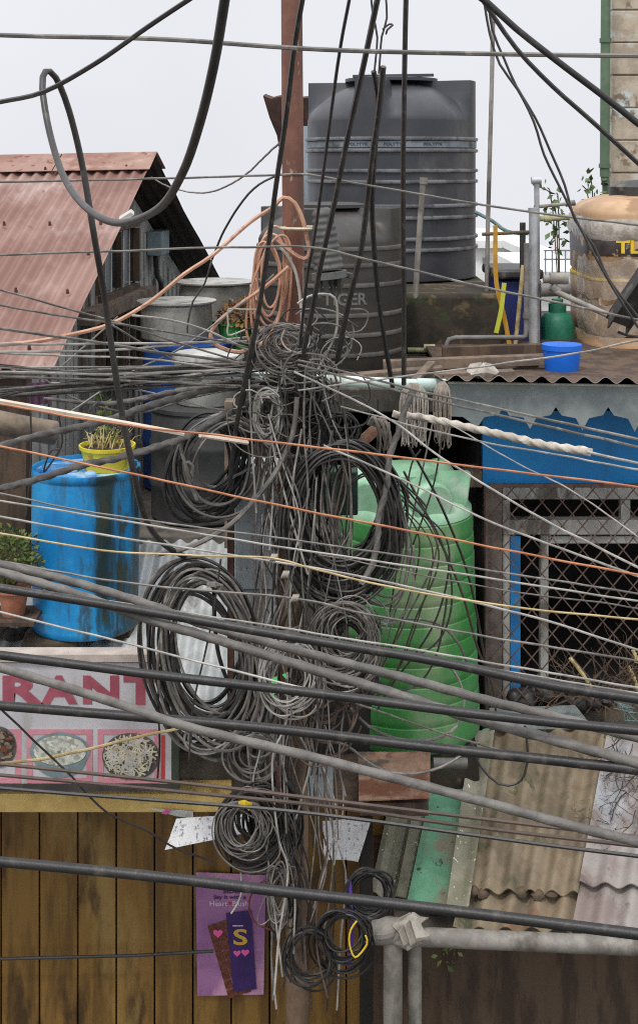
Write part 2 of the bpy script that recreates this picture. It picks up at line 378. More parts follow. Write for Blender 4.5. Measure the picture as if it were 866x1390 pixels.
# ---------------------------------------------------------------- house with the rusty roof
d = V((-1, .08, 0)); L = 4.2
R0, E0, F0 = P(210, 213, 9.6), P(75, 500, 7.0), P(300, 380, 12.2)
dl = d*L+V((0, 0, -.08))
house = thing('rusty_roof_house', 'pale boarded house under a rusty pink corrugated gable roof', 'house', (-2.6, 9.6, 0))
obj('roof', MB().sheet(R0, R0+dl, E0+dl, E0, L/.088, .013, nv=8, sag=.008), m_rust, house)
up = V((0, 0, .004))
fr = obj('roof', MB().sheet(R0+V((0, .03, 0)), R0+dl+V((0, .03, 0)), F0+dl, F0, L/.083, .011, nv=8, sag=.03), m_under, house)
fr['label'] = 'dark underside of the far roof slope'
cap = MB(); k = .105
ne = (E0-R0)*k+V((0, 0, .03)); nf = (F0-R0)*k+V((0, 0, .03)); apex = V((0, 0, .035))
for i in range(6):
    a, b = i/6, (i+1)/6-.002
    A, B = R0+dl*a-d*.02, R0+dl*b-d*.02
    cap.slab([A+apex, B+apex, B+ne, A+ne], (0, 0, .004)); cap.slab([A+apex, A+nf, B+nf, B+apex], (0, 0, .004))
obj('ridge_cap', cap, mat('pale_rust_cap', S(130,92,78), S(148,116,103), .7, 3, stain=(S(184,160,148), 4, .58, 1.0, 1), stain2=(S(112,70,56), 12, .64, .74, 1)), house)
rf = MB()                                             # rafters under the far slope
for q in (.5,):
    a = R0.lerp(F0, q)-V((0, 0, .06))-d*.0; rf.bar(a+d*.2, a+dl, .05, .07)
for q in (.3,):
    a = R0+dl*q-V((0, 0, .1)); rf.bar(a, F0+dl*q-V((0, 0, .1)), .05, .07)
obj('rafter', rf, m_wood, house)
gd = (F0-E0); gd.z = 0; gd.normalize(); off = d*.3
W0 = E0+off+gd*.25; Wl = (F0-E0).length-.5
def gw(s, z, o=0): return V((W0.x, W0.y, 0))+gd*s+V((0, 0, z))-d*o      # a point on the gable wall, o metres proud of it
er = E0.z-.05; rz = R0.z-.12
w = MB().slab([gw(0, 0), gw(Wl, 0), gw(Wl, er+.1), gw(Wl/2-.03, rz), gw(0, er+.1)], d*.12)
w2 = MB()
for i in range(28):                                    # cover battens between the boards
    s = .1+i*.18
    if s < Wl: w2.bar(gw(s, 2.2, .008), gw(s, er-.02 + (min(s, Wl-s))/(Wl/2)*(rz-er)*.86, .008), .03, .012, up=-d)
wall = obj('wall', w, m_wallw, house); obj('batten', w2, m_wallw, wall)
def gable_window(s0, s1, z0, z1, bars, name='window'):
    f = MB()
    for (a, b) in ((s0, s1),):
        f.bar(gw(s0-.04, z0-.04, .02), gw(s1+.04, z0-.04, .02), .07, .05, up=(0,0,1)); f.bar(gw(s0-.04, z1+.04, .02), gw(s1+.04, z1+.04, .02), .07, .05)
        f.bar(gw(s0-.03, z0, .02), gw(s0-.03, z1, .02), .07, .05, up=gd); f.bar(gw(s1+.03, z0, .02), gw(s1+.03, z1, .02), .07, .05, up=gd)
        for q in range(1, bars+1):
            s = s0+(s1-s0)*q/(bars+1); f.bar(gw(s, z0, .02), gw(s, z1, .02), .05, .035, up=gd)
    fo = obj(name, f, m_wood, house)
    p = MB().slab([gw(s0, z0, .006), gw(s1, z0, .006), gw(s1, z1, .006), gw(s0, z1, .006)], -d*.004)
    obj('pane', p, mat('dark_dusty_glass', S(40,42,44), S(30,31,33), .2, 5), fo)
gable_window(1.75, 2.75, CZ-.9, CZ-.5, 1); gable_window(1.75, 2.25, CZ-1.5, CZ-1.12, 1); gable_window(2.4, 2.95, CZ-1.5, CZ-1.12, 1)
obj('lintel', MB().bar(gw(1.2, CZ-1.0, .07), gw(3.0, CZ-1.0, .07), .12, .09), m_woodl, house)
obj('meter_box', MB().slab([gw(3.2, CZ-.74, .01), gw(3.5, CZ-.74, .01), gw(3.5, CZ-.55, .01), gw(3.2, CZ-.55, .01)], -d*.12),
    mat('blue_grey_box', S(120,136,140), S(104,120,124), .6, 8), house, bev=.006)
obj('pipe', MB().tube(crom([gw(3.35, CZ-.74, .05), gw(3.4, CZ-.9, .05), gw(3.6, CZ-1.1, .05), gw(3.65, CZ-2, .05)], .05), .022, 8), m_dgrey, house)
fw0 = V((W0.x, W0.y, 0))                              # front wall under the near eave
ft = MB()
for i in range(20):
    a = fw0+d*(.005+i*.2); b = fw0+d*(.19+i*.2); ft.slab([a, b, b+V((0, 0, er)), a+V((0, 0, er))], (0, .03+.004*(i % 3), 0))
fwall = obj('front_wall', ft, m_wallg, house)
obj('corner_post', MB().box((-.07, -.07, 0), (.07, .07, er+.02), Matrix.Translation(fw0+V((.02, -.05, 0)))), m_wood, house)
obj('roof_clip', MB().slab([P(162, 298, 8.55), P(178, 288, 8.5), P(182, 292, 8.5), P(166, 304, 8.55)], (0, .02, .02)), m_white, house)

for px_s, py_s in ((62, 228), (172, 225), (6, 302), (68, 302), (137, 301), (22, 392), (92, 394), (120, 342), (40, 470)):
    n_s = (R0-E0).cross(d).normalized(); n_s = n_s if n_s.z > 0 else -n_s
    q = ray_plane(px_s, py_s, R0+n_s*.03, n_s); obj('screw', MB().cyl(q-n_s*.02, q+n_s*.008, .011, .007, n=10), m_rustf, house)
# log and cloth under the eave
tag(obj('log', MB().tube(crom([P(-60, 560, 6.75), P(0, 578, 6.75), P(40, 584, 6.8), P(72, 596, 6.85)], .04), [.07]*50, 10) if False else
    MB().tube(crom([P(-80, 556, 6.75), P(0, 574, 6.75), P(40, 582, 6.8), P(76, 588, 6.85)], .05), .062, 10), m_logw),
    'rough grey log lying level under the eave of the rusty roof', 'log')
cl = MB().sheet(P(38, 520, 6.95), P(72, 518, 6.95), P(70, 548, 6.95), P(42, 550, 6.95), 3, .012, nv=5)
tag(obj('cloth', cl, m_cloth), 'purple cloth hanging under the rusty roof eave', 'cloth')

# ---------------------------------------------------------------- restaurant: white corrugated roof, boards, beam
pr0, prn = plane3(V((0, 6.3, CZ-2.73)), V((1, 6.3, CZ-2.73)), V((0, 7.3, CZ-2.263)))
rp = lambda x, y: ray_plane(x, y, pr0, prn)
rest = thing('restaurant_building', 'board fronted restaurant with a white corrugated roof and yellow beam', 'building', (-1.2, 6.9, .13))
TL, BL = V((-3.2, 7.6, CZ-2.123)), V((-3.2, 6.28, CZ-2.74))
TR, BR = rp(352, 733), rp(322, 1008)
TL.y = TR.y; TL.z = TR.z; BL.y = BR.y; BL.z = BR.z
obj('roof', MB().sheet(TL, TR, BR, BL, 32, .011, nv=10, sag=.015), m_gi, rest)
wx0, wx1 = -3.2, P(505, 0, 6.9).x
pl = MB(); pz = P(0, 1080, 6.9).z; x = wx0; i = 0
pitch = 52/F*6.9; x = P(2, 0, 6.9).x-14*pitch
while x < wx1-.1:
    pl.box((x+.004, 6.9+.003*(i % 2), .13), (x+pitch-.004, 6.95, pz)); x += pitch; i += 1
obj('board_wall', pl, m_plank, rest, bev=.003)
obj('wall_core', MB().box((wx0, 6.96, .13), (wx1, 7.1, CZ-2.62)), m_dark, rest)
obj('upper_wall', MB().box((wx0, 6.42, P(0,1090,6.42).z), (P(330, 0, 6.5).x, 6.53, P(0, 1012, 6.5).z)), m_conc, rest)
obj('beam', MB().box((wx0, 6.26, P(0, 1103, 6.26).z), (P(312, 0, 6.26).x, 6.41, P(0, 1078, 6.26).z)), m_yel, rest, bev=.004)
obj('soffit', MB().box((wx0, 6.412, P(0, 1090, 6.42).z-.02), (wx1, 6.96, P(0, 1090, 6.42).z-.003)), m_wood, rest)
obj('rail', MB().tube([P(-60, 1303, 6.8), P(185, 1297, 6.8), P(290, 1291, 6.8)], .008, 8), m_dgrey, rest)
platform = MB().box((-3.2, TR.y-.02, CZ-2.6), (.15, 11, CZ-2.13)); obj('terrace_floor', platform, m_conc, rest)
obj('terrace_base', MB().box((-3.0, 7.8, .0), (.12, 10.8, CZ-2.602)), m_conc, rest)

# sign
Ys = 6.12
sg = thing('restaurant_sign', 'white restaurant signboard with faded maroon lettering and food pictures', 'sign', P(0, 1068, Ys))
obj('panel', MB().pbox(-260, 900, 233, 1064, Ys, .05), m_sign, sg)
obj('frame', MB().pbox(-260, 888, 222, 899.6, Ys-.02, .09), m_signtop, sg, bev=.003)
obj('frame', MB().pbox(233.3, 905, 243, 1074, Ys-.005, .07), m_dgreen, sg)
obj('frame', MB().pbox(-260, 1064.3, 233, 1074, Ys-.005, .07), mat('dark_sign_frame', S(70,64,60), S(54,50,48), .7, 6), sg)
for ch, x0, x1 in (('R', 4, 60), ('A', 56, 106), ('N', 113, 162), ('T', 168, 214)):
    obj('lettering', text_mb(MB(), ch, (x0, 917), (x1, 956 if ch != 'T' else 957), Ys-.003, bold=.045), m_maroon, sg)
for x0, x1 in ((-48, 29), (37, 126), (133, 218)):
    b = MB(); yb = Ys-.003
    for q in ((x0, 990, x1, 997), (x0, 1056, x1, 1063), (x0, 997, x0+8, 1056), (x1-8, 997, x1, 1056)):
        b.pbox(*q, yb, .002)
    obj('picture_border', b, m_pinkb, sg)
obj('red_stripe', MB().pbox(219, 998, 224, 1062, Ys-.003, .002), m_red, sg)
def bowl(cx, cy, rx, ry, kind):
    rim = kind == 'soup'; rb = random.Random(cx)
    if rim: pb = obj('food_picture', disc(disc(MB(), cx, cy+5, rx*.9, ry, Ys-.005), cx, cy, rx, ry*.8, Ys-.0055), m_bowl, sg)
    else: pb = obj('food_picture', disc(MB(), cx, cy, rx, ry, Ys-.005), mat('plate_print', S(96,98,92), S(76,76,70), .5, 12), sg)
    ex, ey = rx*(.88 if rim else .98), ry*(.66 if rim else .97)
    if rim: obj('soup_print', disc(MB(), cx, cy-1, ex, ey, Ys-.008, wob=.05, seed=cx), mat('pale_soup_print', S(196,196,184), S(150,154,138), .45, 34, lo=.4, hi=.66, stain=(S(222,220,208), 26, .58, .7, 1), stain2=(S(108,112,92), 30, .66, .78, 1)), pb)
    tones = {'soup': (), 'noodle': ((m_olive, 40), (m_tan, 110), (m_cream, 130), (m_white, 60)), 'meat': ((m_meat, 40), (m_choc, 34), (m_tan, 30))}[kind]
    for k, (mm, nn) in enumerate(tones):
        mb = MB()
        for i in range(nn):
            a_ = rb.uniform(0, 6.28); q = math.sqrt(rb.random())*.9; x_, y_ = cx+math.cos(a_)*ex*q, cy-1+math.sin(a_)*ey*q
            yy = Ys-.0095-.0004*(k*60+i)/60
            if kind == 'noodle':
                h_ = rb.uniform(0, 6.28); L_ = rb.uniform(8, 18); cu = rb.uniform(-.5, .5); up_, lo_ = [], []
                for t_ in range(6):
                    nx_, ny_ = -math.sin(h_), math.cos(h_); wd = rb.uniform(.7, 1.3)
                    if ((x_-cx)/ex)**2+((y_-cy)/ey)**2 > .98: break
                    up_.append(P(x_+nx_*wd, y_+ny_*wd, yy)); lo_.append(P(x_-nx_*wd, y_-ny_*wd, yy)); x_ += math.cos(h_)*L_/5; y_ += math.sin(h_)*L_/5; h_ += cu
                for j in range(len(up_)-1): mb.add([up_[j], up_[j+1], lo_[j+1], lo_[j]], [(0, 1, 2, 3)])
            else: disc(mb, x_, y_, rb.uniform(1.5, 5), rb.uniform(1, 3), yy, n=12, wob=.5, seed=i)
        if mb.v: obj('food_marking', mb, mm, pb)
m_cream = mat('cream_food_print', S(206,198,174), S(180,170,146), .5, 30); m_olive = mat('olive_food_print', S(92,98,76), S(66,70,54), .5, 30)
m_tan = mat('tan_food_print', S(138,124,102), S(104,92,76), .5, 30)
bowl(82, 1020, 41, 31, 'soup'); bowl(178, 1027, 39, 32, 'noodle'); bowl(-2, 1014, 25, 28, 'meat')

# poster
Yp = 6.875
po = thing('poster', 'lilac chocolate poster pinned on the brown boards', 'poster', P(314, 1345, Yp))
obj('paper', MB().slab([P(266, 1184, Yp), P(361, 1188, Yp), P(358, 1350, Yp), P(268, 1352, Yp)], (0, .004, 0)), m_poster, po)
obj('lettering', text_mb(MB(), 'SIDE.', (303, 1206), (326, 1213), Yp-.003, bold=.04), m_plum, po)
obj('lettering', text_mb(MB(), 'Say it with a', (290, 1215), (334, 1222), Yp-.003, bold=.03), m_plum, po)
obj('lettering', text_mb(MB(), 'Heart', (285, 1223), (309, 1230), Yp-.003, bold=.02), m_pale, po)
obj('lettering', text_mb(MB(), 'Blush', (316, 1223), (337, 1230), Yp-.003, bold=.02), m_pale, po)
obj('heart', heart(MB(), 312.5, 1226, 5, Yp-.003), m_red, po)
ch = MB()
for i in range(8):
    for j in range(3):
        x = 282+j*10.5+i*3.6; y = 1257+i*12.5-j*3.4
        ch.slab([P(x, y, Yp-.007), P(x+9.4, y-3.2, Yp-.007), P(x+13, y+8.5, Yp-.007), P(x+3.4, y+11.6, Yp-.007)], (0, .004, 0))
cho = obj('chocolate_picture', ch, m_choc, po, bev=.002)
obj('heart', heart(MB(), 296, 1267, 13, Yp-.009), m_pink, cho)
wr = obj('wrapper_picture', MB().slab([P(307, 1240, Yp-.01), P(341, 1236, Yp-.01), P(348, 1343, Yp-.01), P(317, 1346, Yp-.01)], (0, .003, 0)), m_purple, po)
obj('lettering', text_mb(MB(), 'S', (317, 1261), (336, 1283), Yp-.013, bold=.02), m_gold, wr)
hh = MB(); heart(hh, 322, 1294, 10, Yp-.013); heart(hh, 333, 1293, 11, Yp-.0135); obj('heart', hh, m_pink, wr)
obj('lettering', MB().pbox(316, 1256, 330, 1257.5, Yp-.012, .001), m_pale, wr)

# torn sheets below the beam
tb = MB(); nu = 8; Yt = 6.2
top = [(246, 1112), (300, 1106), (345, 1110)]; 
tb.sheet(P(240, 1112, Yt), P(345, 1102, Yt), P(345, 1126, Yt-.03), P(224, 1154, Yt-.1), .6, .014, th=.003, nv=8, sag=.02)
tag(obj('torn_sheet', tb, m_tarp), 'speckled white torn sheet hanging below the yellow beam', 'sheet')
tb = MB().sheet(P(438, 1114, 6.38), P(504, 1112, 6.38), P(486, 1170, 6.36), P(440, 1166, 6.36), .8, .008, th=.003, nv=5)
tag(obj('torn_sheet', tb, m_tarp), 'grubby white sheet hanging beside the mossy grey roof sheet', 'sheet')
pp = MB().sheet(P(202, 1097, 6.24), P(262, 1101, 6.24), P(263, 1111, 6.23), P(240, 1108, 6.23), .5, .004, th=.002, nv=3)
ps = obj('paper_strip', pp, m_white); tag(ps, 'small white paper strip stuck on the yellow beam', 'paper')
obj('pink_mark', MB().slab([P(219, 1104, 6.215), P(228, 1098, 6.215), P(233, 1099, 6.215), P(226, 1106, 6.215)], (0, .002, 0)), m_pink, ps)

# barrel, pots and bricks standing on the white roof
Yb = 6.98
bc = P(117, 858, Yb); bc.z = P(0, 846, Yb).z; br = 72.5/F*Yb; bh = P(0, 632, Yb).z-bc.z
prof = [(br*.86, 0), (br*.97, .0), (br*1.0, .012), (br*.99, .035), (br*.965, .05), (br*.985, bh*.3), (br*1.0, bh*.62), (br*.99, bh*.92), (br*.965, bh-.035), (br*1.01, bh-.03), (br*1.02, bh-.012), (br*1.01, bh), (br*.955, bh), (br*.95, bh-.03), (.01, bh-.022)]
bl = thing('blue_barrel', 'tall blue plastic barrel with black mould streaks on the roof', 'barrel', bc)
obj('body', MB().lathe(prof[:9], bc, 56), m_blue, bl)
obj('rim', MB().lathe([(br*.95, bh-.05)]+prof[9:13]+[(br*.93, bh-.05)], bc, 56), m_blue, bl)
lid = obj('lid', MB().lathe([(br*.93, bh-.05), (br*.94, bh-.02), (br*.7, bh-.012), (.01, bh-.016)], bc, 48), m_bluer, bl)
bg = MB(); 
for sx in (-1,):
    a = P(62, 633, Yb-.12); bg.box((bc.x-br*.8, bc.y-br*.35, bc.z+bh-.022), (bc.x-br*.1, bc.y+.0, bc.z+bh+.012))
bg.cyl(bc+V((br*.2, -br*.65, bh-.02)), bc+V((br*.2, -br*.65, bh+.012)), .03)
obj('bung', bg, m_bluer, lid, bev=.012)
tag(obj('brick', MB().box((-.16, -.11, 0), (.12, .1, .085), Matrix.Translation(bc+V((-.13, -.16, -.088))) @ Matrix.Rotation(.1, 4, 'Z')), m_brick, bev=.012),
    'mossy brick under the front of the blue barrel', 'brick')
tag(obj('wood_block', MB().box((-.2, -.12, 0), (.14, .2, .06), Matrix.Translation(bc+V((.14, .02, -.063))) @ Matrix.Rotation(-.25, 4, 'Z')), m_wood, bev=.006),
    'dark wood block under the back of the blue barrel', 'block')
# yellow pot
yc = P(146, 622, Yb-.02); yc.z = bc.z+bh-.014
yp = thing('yellow_flower_pot', 'yellow plastic bowl planter of straggly plants on the blue barrel', 'planter', yc)
pr = 37/F*Yb
obj('pot', MB().lathe([(pr*.72, 0), (pr*.78, .004), (pr*.96, .11), (pr*1.02, .112), (pr*1.03, .13), (pr*.97, .13), (pr*.93, .10), (.005, .10)], yc, 40), m_yelpot, yp)
obj('soil', MB().lathe([(pr*.9, .1), (pr*.92, .112), (pr*.5, .122), (.005, .12)], yc, 24), m_soil, yp)
rg = random.Random(3); sm = MB()
for i in range(46):
    a = rg.uniform(0, 6.28); q = yc+V((math.cos(a)*pr*rg.uniform(.1, .8), math.sin(a)*pr*rg.uniform(.1, .8), .11))
    h = rg.uniform(.05, .13); dx = V((rg.uniform(-.08, .08), rg.uniform(-.06, .06), h))
    sm.tube([q, q+dx*.6+V((0, 0, .02)), q+dx], [.004, .003, .001], 4)
obj('stems', sm, m_straw, yp)
sm = MB()
for s in ((136, 534, .0), (150, 560, .02), (128, 575, -.03)):
    q = yc+V((s[2], 0, .11)); e = P(s[0], s[1], Yb-.02)
    pts = crom([q, q.lerp(e, .5)+V((.02, 0, 0)), e], .03); sm.tube(pts, .004, 5)
    for p in pts[2:]: leaves(sm, p, (.02, .02, .02), 3, .045, rg)
obj('cactus_stem', sm, m_leaf, yp)
# terracotta pot and shrub
tcx = P(19, 834, 6.72)
tp = thing('terracotta_plant_pot', 'small leafy shrub in a terracotta pot beside the blue barrel', 'potted plant', tcx)
q = .078
obj('pot', MB().lathe([(q*.7, 0), (q*.95, .12), (q*1.12, .122), (q*1.14, .15), (q*1.0, .15), (q*.96, .13), (.004, .13)], tcx, 30), m_terra, tp)
sh = MB()
for i in range(9): sh.tube([tcx+V((0, 0, .12)), tcx+V((rg.uniform(-.08, .08), rg.uniform(-.08, .08), .3))], .004, 5)
obj('stem', sh, m_twig, tp)
obj('foliage', leaves(MB(), tcx+V((-.02, 0, .29)), (.15, .13, .14), 900, .03, rg), m_leaf, tp)
ld = MB().box((P(-60, 0, 6.7).x, 6.6, tcx.z-.02), (P(52, 0, 6.7).x, 6.86, tcx.z-.001)); tag(obj('shelf_board', ld, m_wood), 'dark board shelf carrying the terracotta pot', 'shelf')
for i in range(9):
    px = -20+i*9; q = rp(px, 858+rg.uniform(-8, 10)); rr = rg.uniform(.03, .055); rk = MB()
    rk.lathe([(.01, -rr*.2), (rr*.8, -rr*.2), (rr, rr*.3), (rr*.7, rr*.8), (.01, rr)], q+V((0, 0, rr*.2)), 9, fn=lambda a, i, r, z: (r*(1+.3*noise.noise(V((a*1.2, px, z*9)))), z))
    tag(obj('stone', rk, m_rock), 'dark rubble stone lying below the terracotta pot shelf', 'stone', 'rubble stones beside the barrel')
# ---------------------------------------------------------------- drums, buckets and cooking pots on the terrace
zt = CZ-2.13
def drum(name, label, cx, Y, wpx, ytop, m, zb=zt):
    c = P(cx, 0, Y); c.z = zb; r = wpx/2/F*Y; h = P(0, ytop, Y).z-zb
    o = thing(name, label, 'drum', c)
    pf = [(r*.9, 0), (r, .02)]
    for k in (.33, .66): pf += [(r, h*k-.03), (r*1.03, h*k-.012), (r*1.03, h*k+.012), (r, h*k+.03)]
    pf += [(r, h-.06), (r*.94, h-.02)]
    obj('body', MB().lathe(pf, c, 44), m, o)
    obj('lid', MB().lathe([(r*.9, h-.03), (r*1.02, h-.028), (r*1.02, h-.004), (r*.9, h), (.01, h-.004)], c, 44), m, o)
    return c, r, h
c, r, h = drum('blue_drum', 'dark blue drum carrying the front aluminium pot', 256, 8.75, 122, 462, m_dblue)
drum('dark_drum', 'squat dark grey drum under the white bucket', 275, 8.0, 138, 546, m_dgrey)
def cookpot(label, cx, Y, wpx, ytop, ybot):
    c = P(cx, ybot, Y); r = wpx/2/F*Y; h = P(0, ytop, Y).z-c.z
    o = thing('cooking_pot', label, 'pot', c, 'aluminium cooking pots')
    obj('body', MB().lathe([(r*.78, 0), (r*.88, .02), (r*.9, h*.5), (r*.88, h-.02), (r*.86, h-.02), (r*.85, h*.5), (r*.8, .03), (.01, .03)], c, 48), m_alu, o)
    obj('rim', MB().lathe([(r*.87, h-.03), (r*1.0, h-.012), (r*1.0, h-.002), (r*.86, h-.008)], c, 48), m_alu, o)
    return c
pc = cookpot('dull aluminium cooking pot on the dark blue drum', 240, 8.75, 108, 407, 461)
cookpot('wide aluminium cooking pot standing behind the other pot', 292, 9.7, 108, 381, 434)
q = P(292, 434, 9.7)
tag(obj('concrete_plinth', MB().box((q.x-.36, 9.4, zt), (q.x+.36, 10.1, q.z-.001)), m_conc), 'grey concrete plinth under the rear aluminium pot', 'plinth')
c = P(283, 0, 8.0); c.z = P(0, 546, 8.0).z; r = 46/F*8
wb = thing('white_bucket', 'white plastic bucket with a flat lid standing on the dark drum', 'bucket', c)
hb = P(0, 478, 8).z-c.z
obj('body', MB().lathe([(r*.9, 0), (r*.95, .01), (r, hb-.03)], c, 36), m_white, wb)
obj('lid', MB().lathe([(r*.98, hb-.035), (r*1.06, hb-.03), (r*1.06, hb-.005), (r*.9, hb), (.01, hb)], c, 36), m_white, wb)
q = P(322, 474, 8.9)
tag(obj('parapet_block', MB().box((q.x-.2, 8.72, zt), (q.x+.16, 9.12, q.z-.001)), m_conc), 'rough parapet block under the green tub', 'block')
gt = thing('green_tub', 'green plastic tub of dried brown flowers behind the pole', 'planter', q)
obj('tub', MB().lathe([(.1, 0), (.13, .17), (.14, .17), (.14, .185), (.12, .185), (.11, .13), (.01, .13)], q, 26), m_greencl, gt)
obj('dried_flowers', leaves(MB(), q+V((.04, -.03, .22)), (.15, .13, .11), 500, .04, random.Random(5)), m_leafd, gt)

# ---------------------------------------------------------------- flat roof deck in the middle with the water tanks
zd = CZ-1.30
m_deck = mat('dark_dirty_deck', S(74,68,62), S(56,52,48), .95, 6, bump=.4, stain=(S(104,96,84), 4, .56, .8, 1))
dk = thing('flat_roof_building', 'dark recessed building under the concrete roof deck', 'building', (1.2, 9, 0))
obj('roof_deck', MB().box((P(345, 0, 8.6).x, 7.62, zd-.14), (2.9, 11.6, zd)), m_deck, dk, bev=.01)
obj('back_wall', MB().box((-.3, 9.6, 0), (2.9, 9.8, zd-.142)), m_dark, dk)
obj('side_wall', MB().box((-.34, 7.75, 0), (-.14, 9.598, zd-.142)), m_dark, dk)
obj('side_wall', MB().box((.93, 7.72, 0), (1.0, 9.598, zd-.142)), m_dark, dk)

def rib_tank(root, c, r, h, dome, m, n_rib, phase, ribw, rings, top_m=None, ringp=.02, ring_m=None):
    """Moulded tank: a shouldered dome cut by flat-topped buttresses that keep the full radius up to the top."""
    n = 144
    def fn(a, i, rr, z):
        if z > h-dome-1e-6:
            x = ((a-phase)/(2*PI)*n_rib) % 1; x = min(x, 1-x)*2*PI/n_rib*r
            t = max(0, min(1, (x-ribw)/.05)); t = t*t*(3-2*t)
            kk = (z-(h-dome))/dome
            dr = r*math.sqrt(max(0, 1-(kk**2)*.9))*(1-.12*kk)
            return (min(rr, r)*(1-t)+min(rr, dr)*t if rr > .3*r else rr, z if True else z)
        return (rr, z)
    pf = [(r*.97, 0), (r, .015)]
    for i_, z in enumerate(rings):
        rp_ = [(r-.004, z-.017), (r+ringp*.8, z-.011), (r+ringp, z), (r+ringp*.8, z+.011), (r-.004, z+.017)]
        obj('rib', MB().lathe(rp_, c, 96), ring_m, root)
    pf += [(r, h-dome-.01)]
    for k in range(0, 11): pf.append((r, h-dome+dome*k/10))
    pf += [(r*.9, h), (r*.4, h+.001), (.01, h+.002)]
    return obj('body', MB().lathe(pf, c, n, fn=fn), m, root)

c = P(531, 375, 10.35); r = 113.5/F*10.35; h = P(0, 112, 10.35).z-c.z
bt = thing('black_water_tank', 'large black ribbed water tank with a pale printed band on the plinth', 'water tank', c)
zr = [P(0, y, 9.7).z-c.z for y in (365, 348, 302, 284, 256, 238, 207, 189)]
zr = [P(0, y, 9.75).z-c.z for y in (340, 325, 296, 280, 247, 232, 204, 188)]
rib_tank(bt, c, r, h, .3, m_tankb, 4, math.radians(-108), .12, zr, ring_m=mat('highlit_tank_rib', S(112,113,116), S(86,87,90), .45, 6, stain=(S(64,64,66), 7, .56, .8, 1)))  # ring highlights painted in: ribs coloured paler than the tank body
zb0, zb1 = P(0, 200, 9.75).z-c.z, P(0, 191, 9.75).z-c.z
bd = obj('printed_band', MB().lathe([(r+.002, zb0), (r+.006, zb0+.002), (r+.006, zb1-.002), (r+.002, zb1)], c, 96), mat('pale_tank_band', S(124,133,140), S(100,106,110), .6, 6, stain=(S(70,70,68), 5, .55, .75, 1)), bt)
lid = obj('lid', MB().lathe([(.2, h-.01), (.36, h), (.36, h+.025), (.25, h+.035), (.01, h+.05)], c, 40), m_tankb, bt)
obj('lid_handle', MB().bar(c+V((-.3, -.05, h+.045)), c+V((.32, -.12, h+.05)), .06, .02), m_tankb, lid)
def wrap_text(mb, body, a0, a1, z0, z1, c, r, shape=None):
    t = text_mb(MB(), body, (0, 0), (100, 10), 1.0, bold=.03)
    x0 = min(v.x for v in t.v); x1 = max(v.x for v in t.v); y0 = min(v.z for v in t.v); y1 = max(v.z for v in t.v)
    vs = []
    for v in t.v:
        a = a0+(v.x-x0)/(x1-x0)*(a1-a0); q = r*(shape(a) if shape else 1); vs.append(c+V((q*math.cos(a), q*math.sin(a), z0+(v.z-y0)/(y1-y0)*(z1-z0))))
    return mb.add(vs, t.f)
m_ink = mat('dark_blue_ink', S(52,66,84), None, .6)
for k, a in enumerate((-122, -98, -72)):
    obj('lettering', wrap_text(MB(), 'POLYTYK', math.radians(a), math.radians(a+14), zb0+.014, zb1-.012, c, r+.009), m_ink, bd)
tag(obj('concrete_plinth', MB().box((P(440, 0, 9.6).x, 8.98, zd), (P(684, 0, 8.98).x, 11.3, c.z-.002)), m_concd, bev=.03), 'dark mossy concrete plinth under the large black tank', 'plinth')

c = P(449, 505, 8.5); c.z = zd; r = 98/F*8.5; h = P(0, 281, 8.5).z-c.z
st = thing('dark_water_tank', 'smaller dusty dark water tank behind the pole', 'water tank', c)
zr = [zd*0+ (h*q) for q in (.12, .24, .36, .54, .66, .76)]
rib_tank(st, c, r, h, .2, m_tanks, 4, math.radians(-25), .1, zr, ringp=.013, ring_m=mat('highlit_brown_rib', S(92,88,84), S(74,70,66), .5, 6))  # paler rib colour paints the ring highlights here too
lid = obj('lid', MB().lathe([(.14, h-.01), (.24, h), (.24, h+.02), (.16, h+.03), (.01, h+.03)], c, 36), m_tanks, st)
m_emb = mat('faint_raised_lettering', S(100,98,94), None, .7)
obj('lettering', wrap_text(MB(), 'TIGER', math.radians(-97), math.radians(-62), h*.425, h*.5, c, r+.004), m_emb, st)

# shed with a torn rusty roof edge behind the tanks
sd = thing('blue_grey_shed', 'pale blue shed with a torn rusty roof behind the tanks', 'shed', P(400, 430, 11.9))
obj('wall', MB().box((P(386, 0, 11.9).x, 11.9, 0), (P(470, 0, 11.9).x, 13.4, P(0, 150, 11.9).z)), m_shedblue, sd)
rsm = MB().slab([P(357, 130, 11.4), P(368, 134, 11.4), P(380, 131, 11.4), P(404, 134, 11.4), P(470, 128, 11.4), P(470, 168, 11.45), P(398, 172, 11.5), P(388, 198, 11.5), P(380, 210, 11.5), P(376, 184, 11.5), P(366, 160, 11.5)], (.02, .06, .02))
obj('roof_edge', rsm, mat('burnt_rust_sheet', S(84,60,52), S(60,46,42), .85, 7), sd)

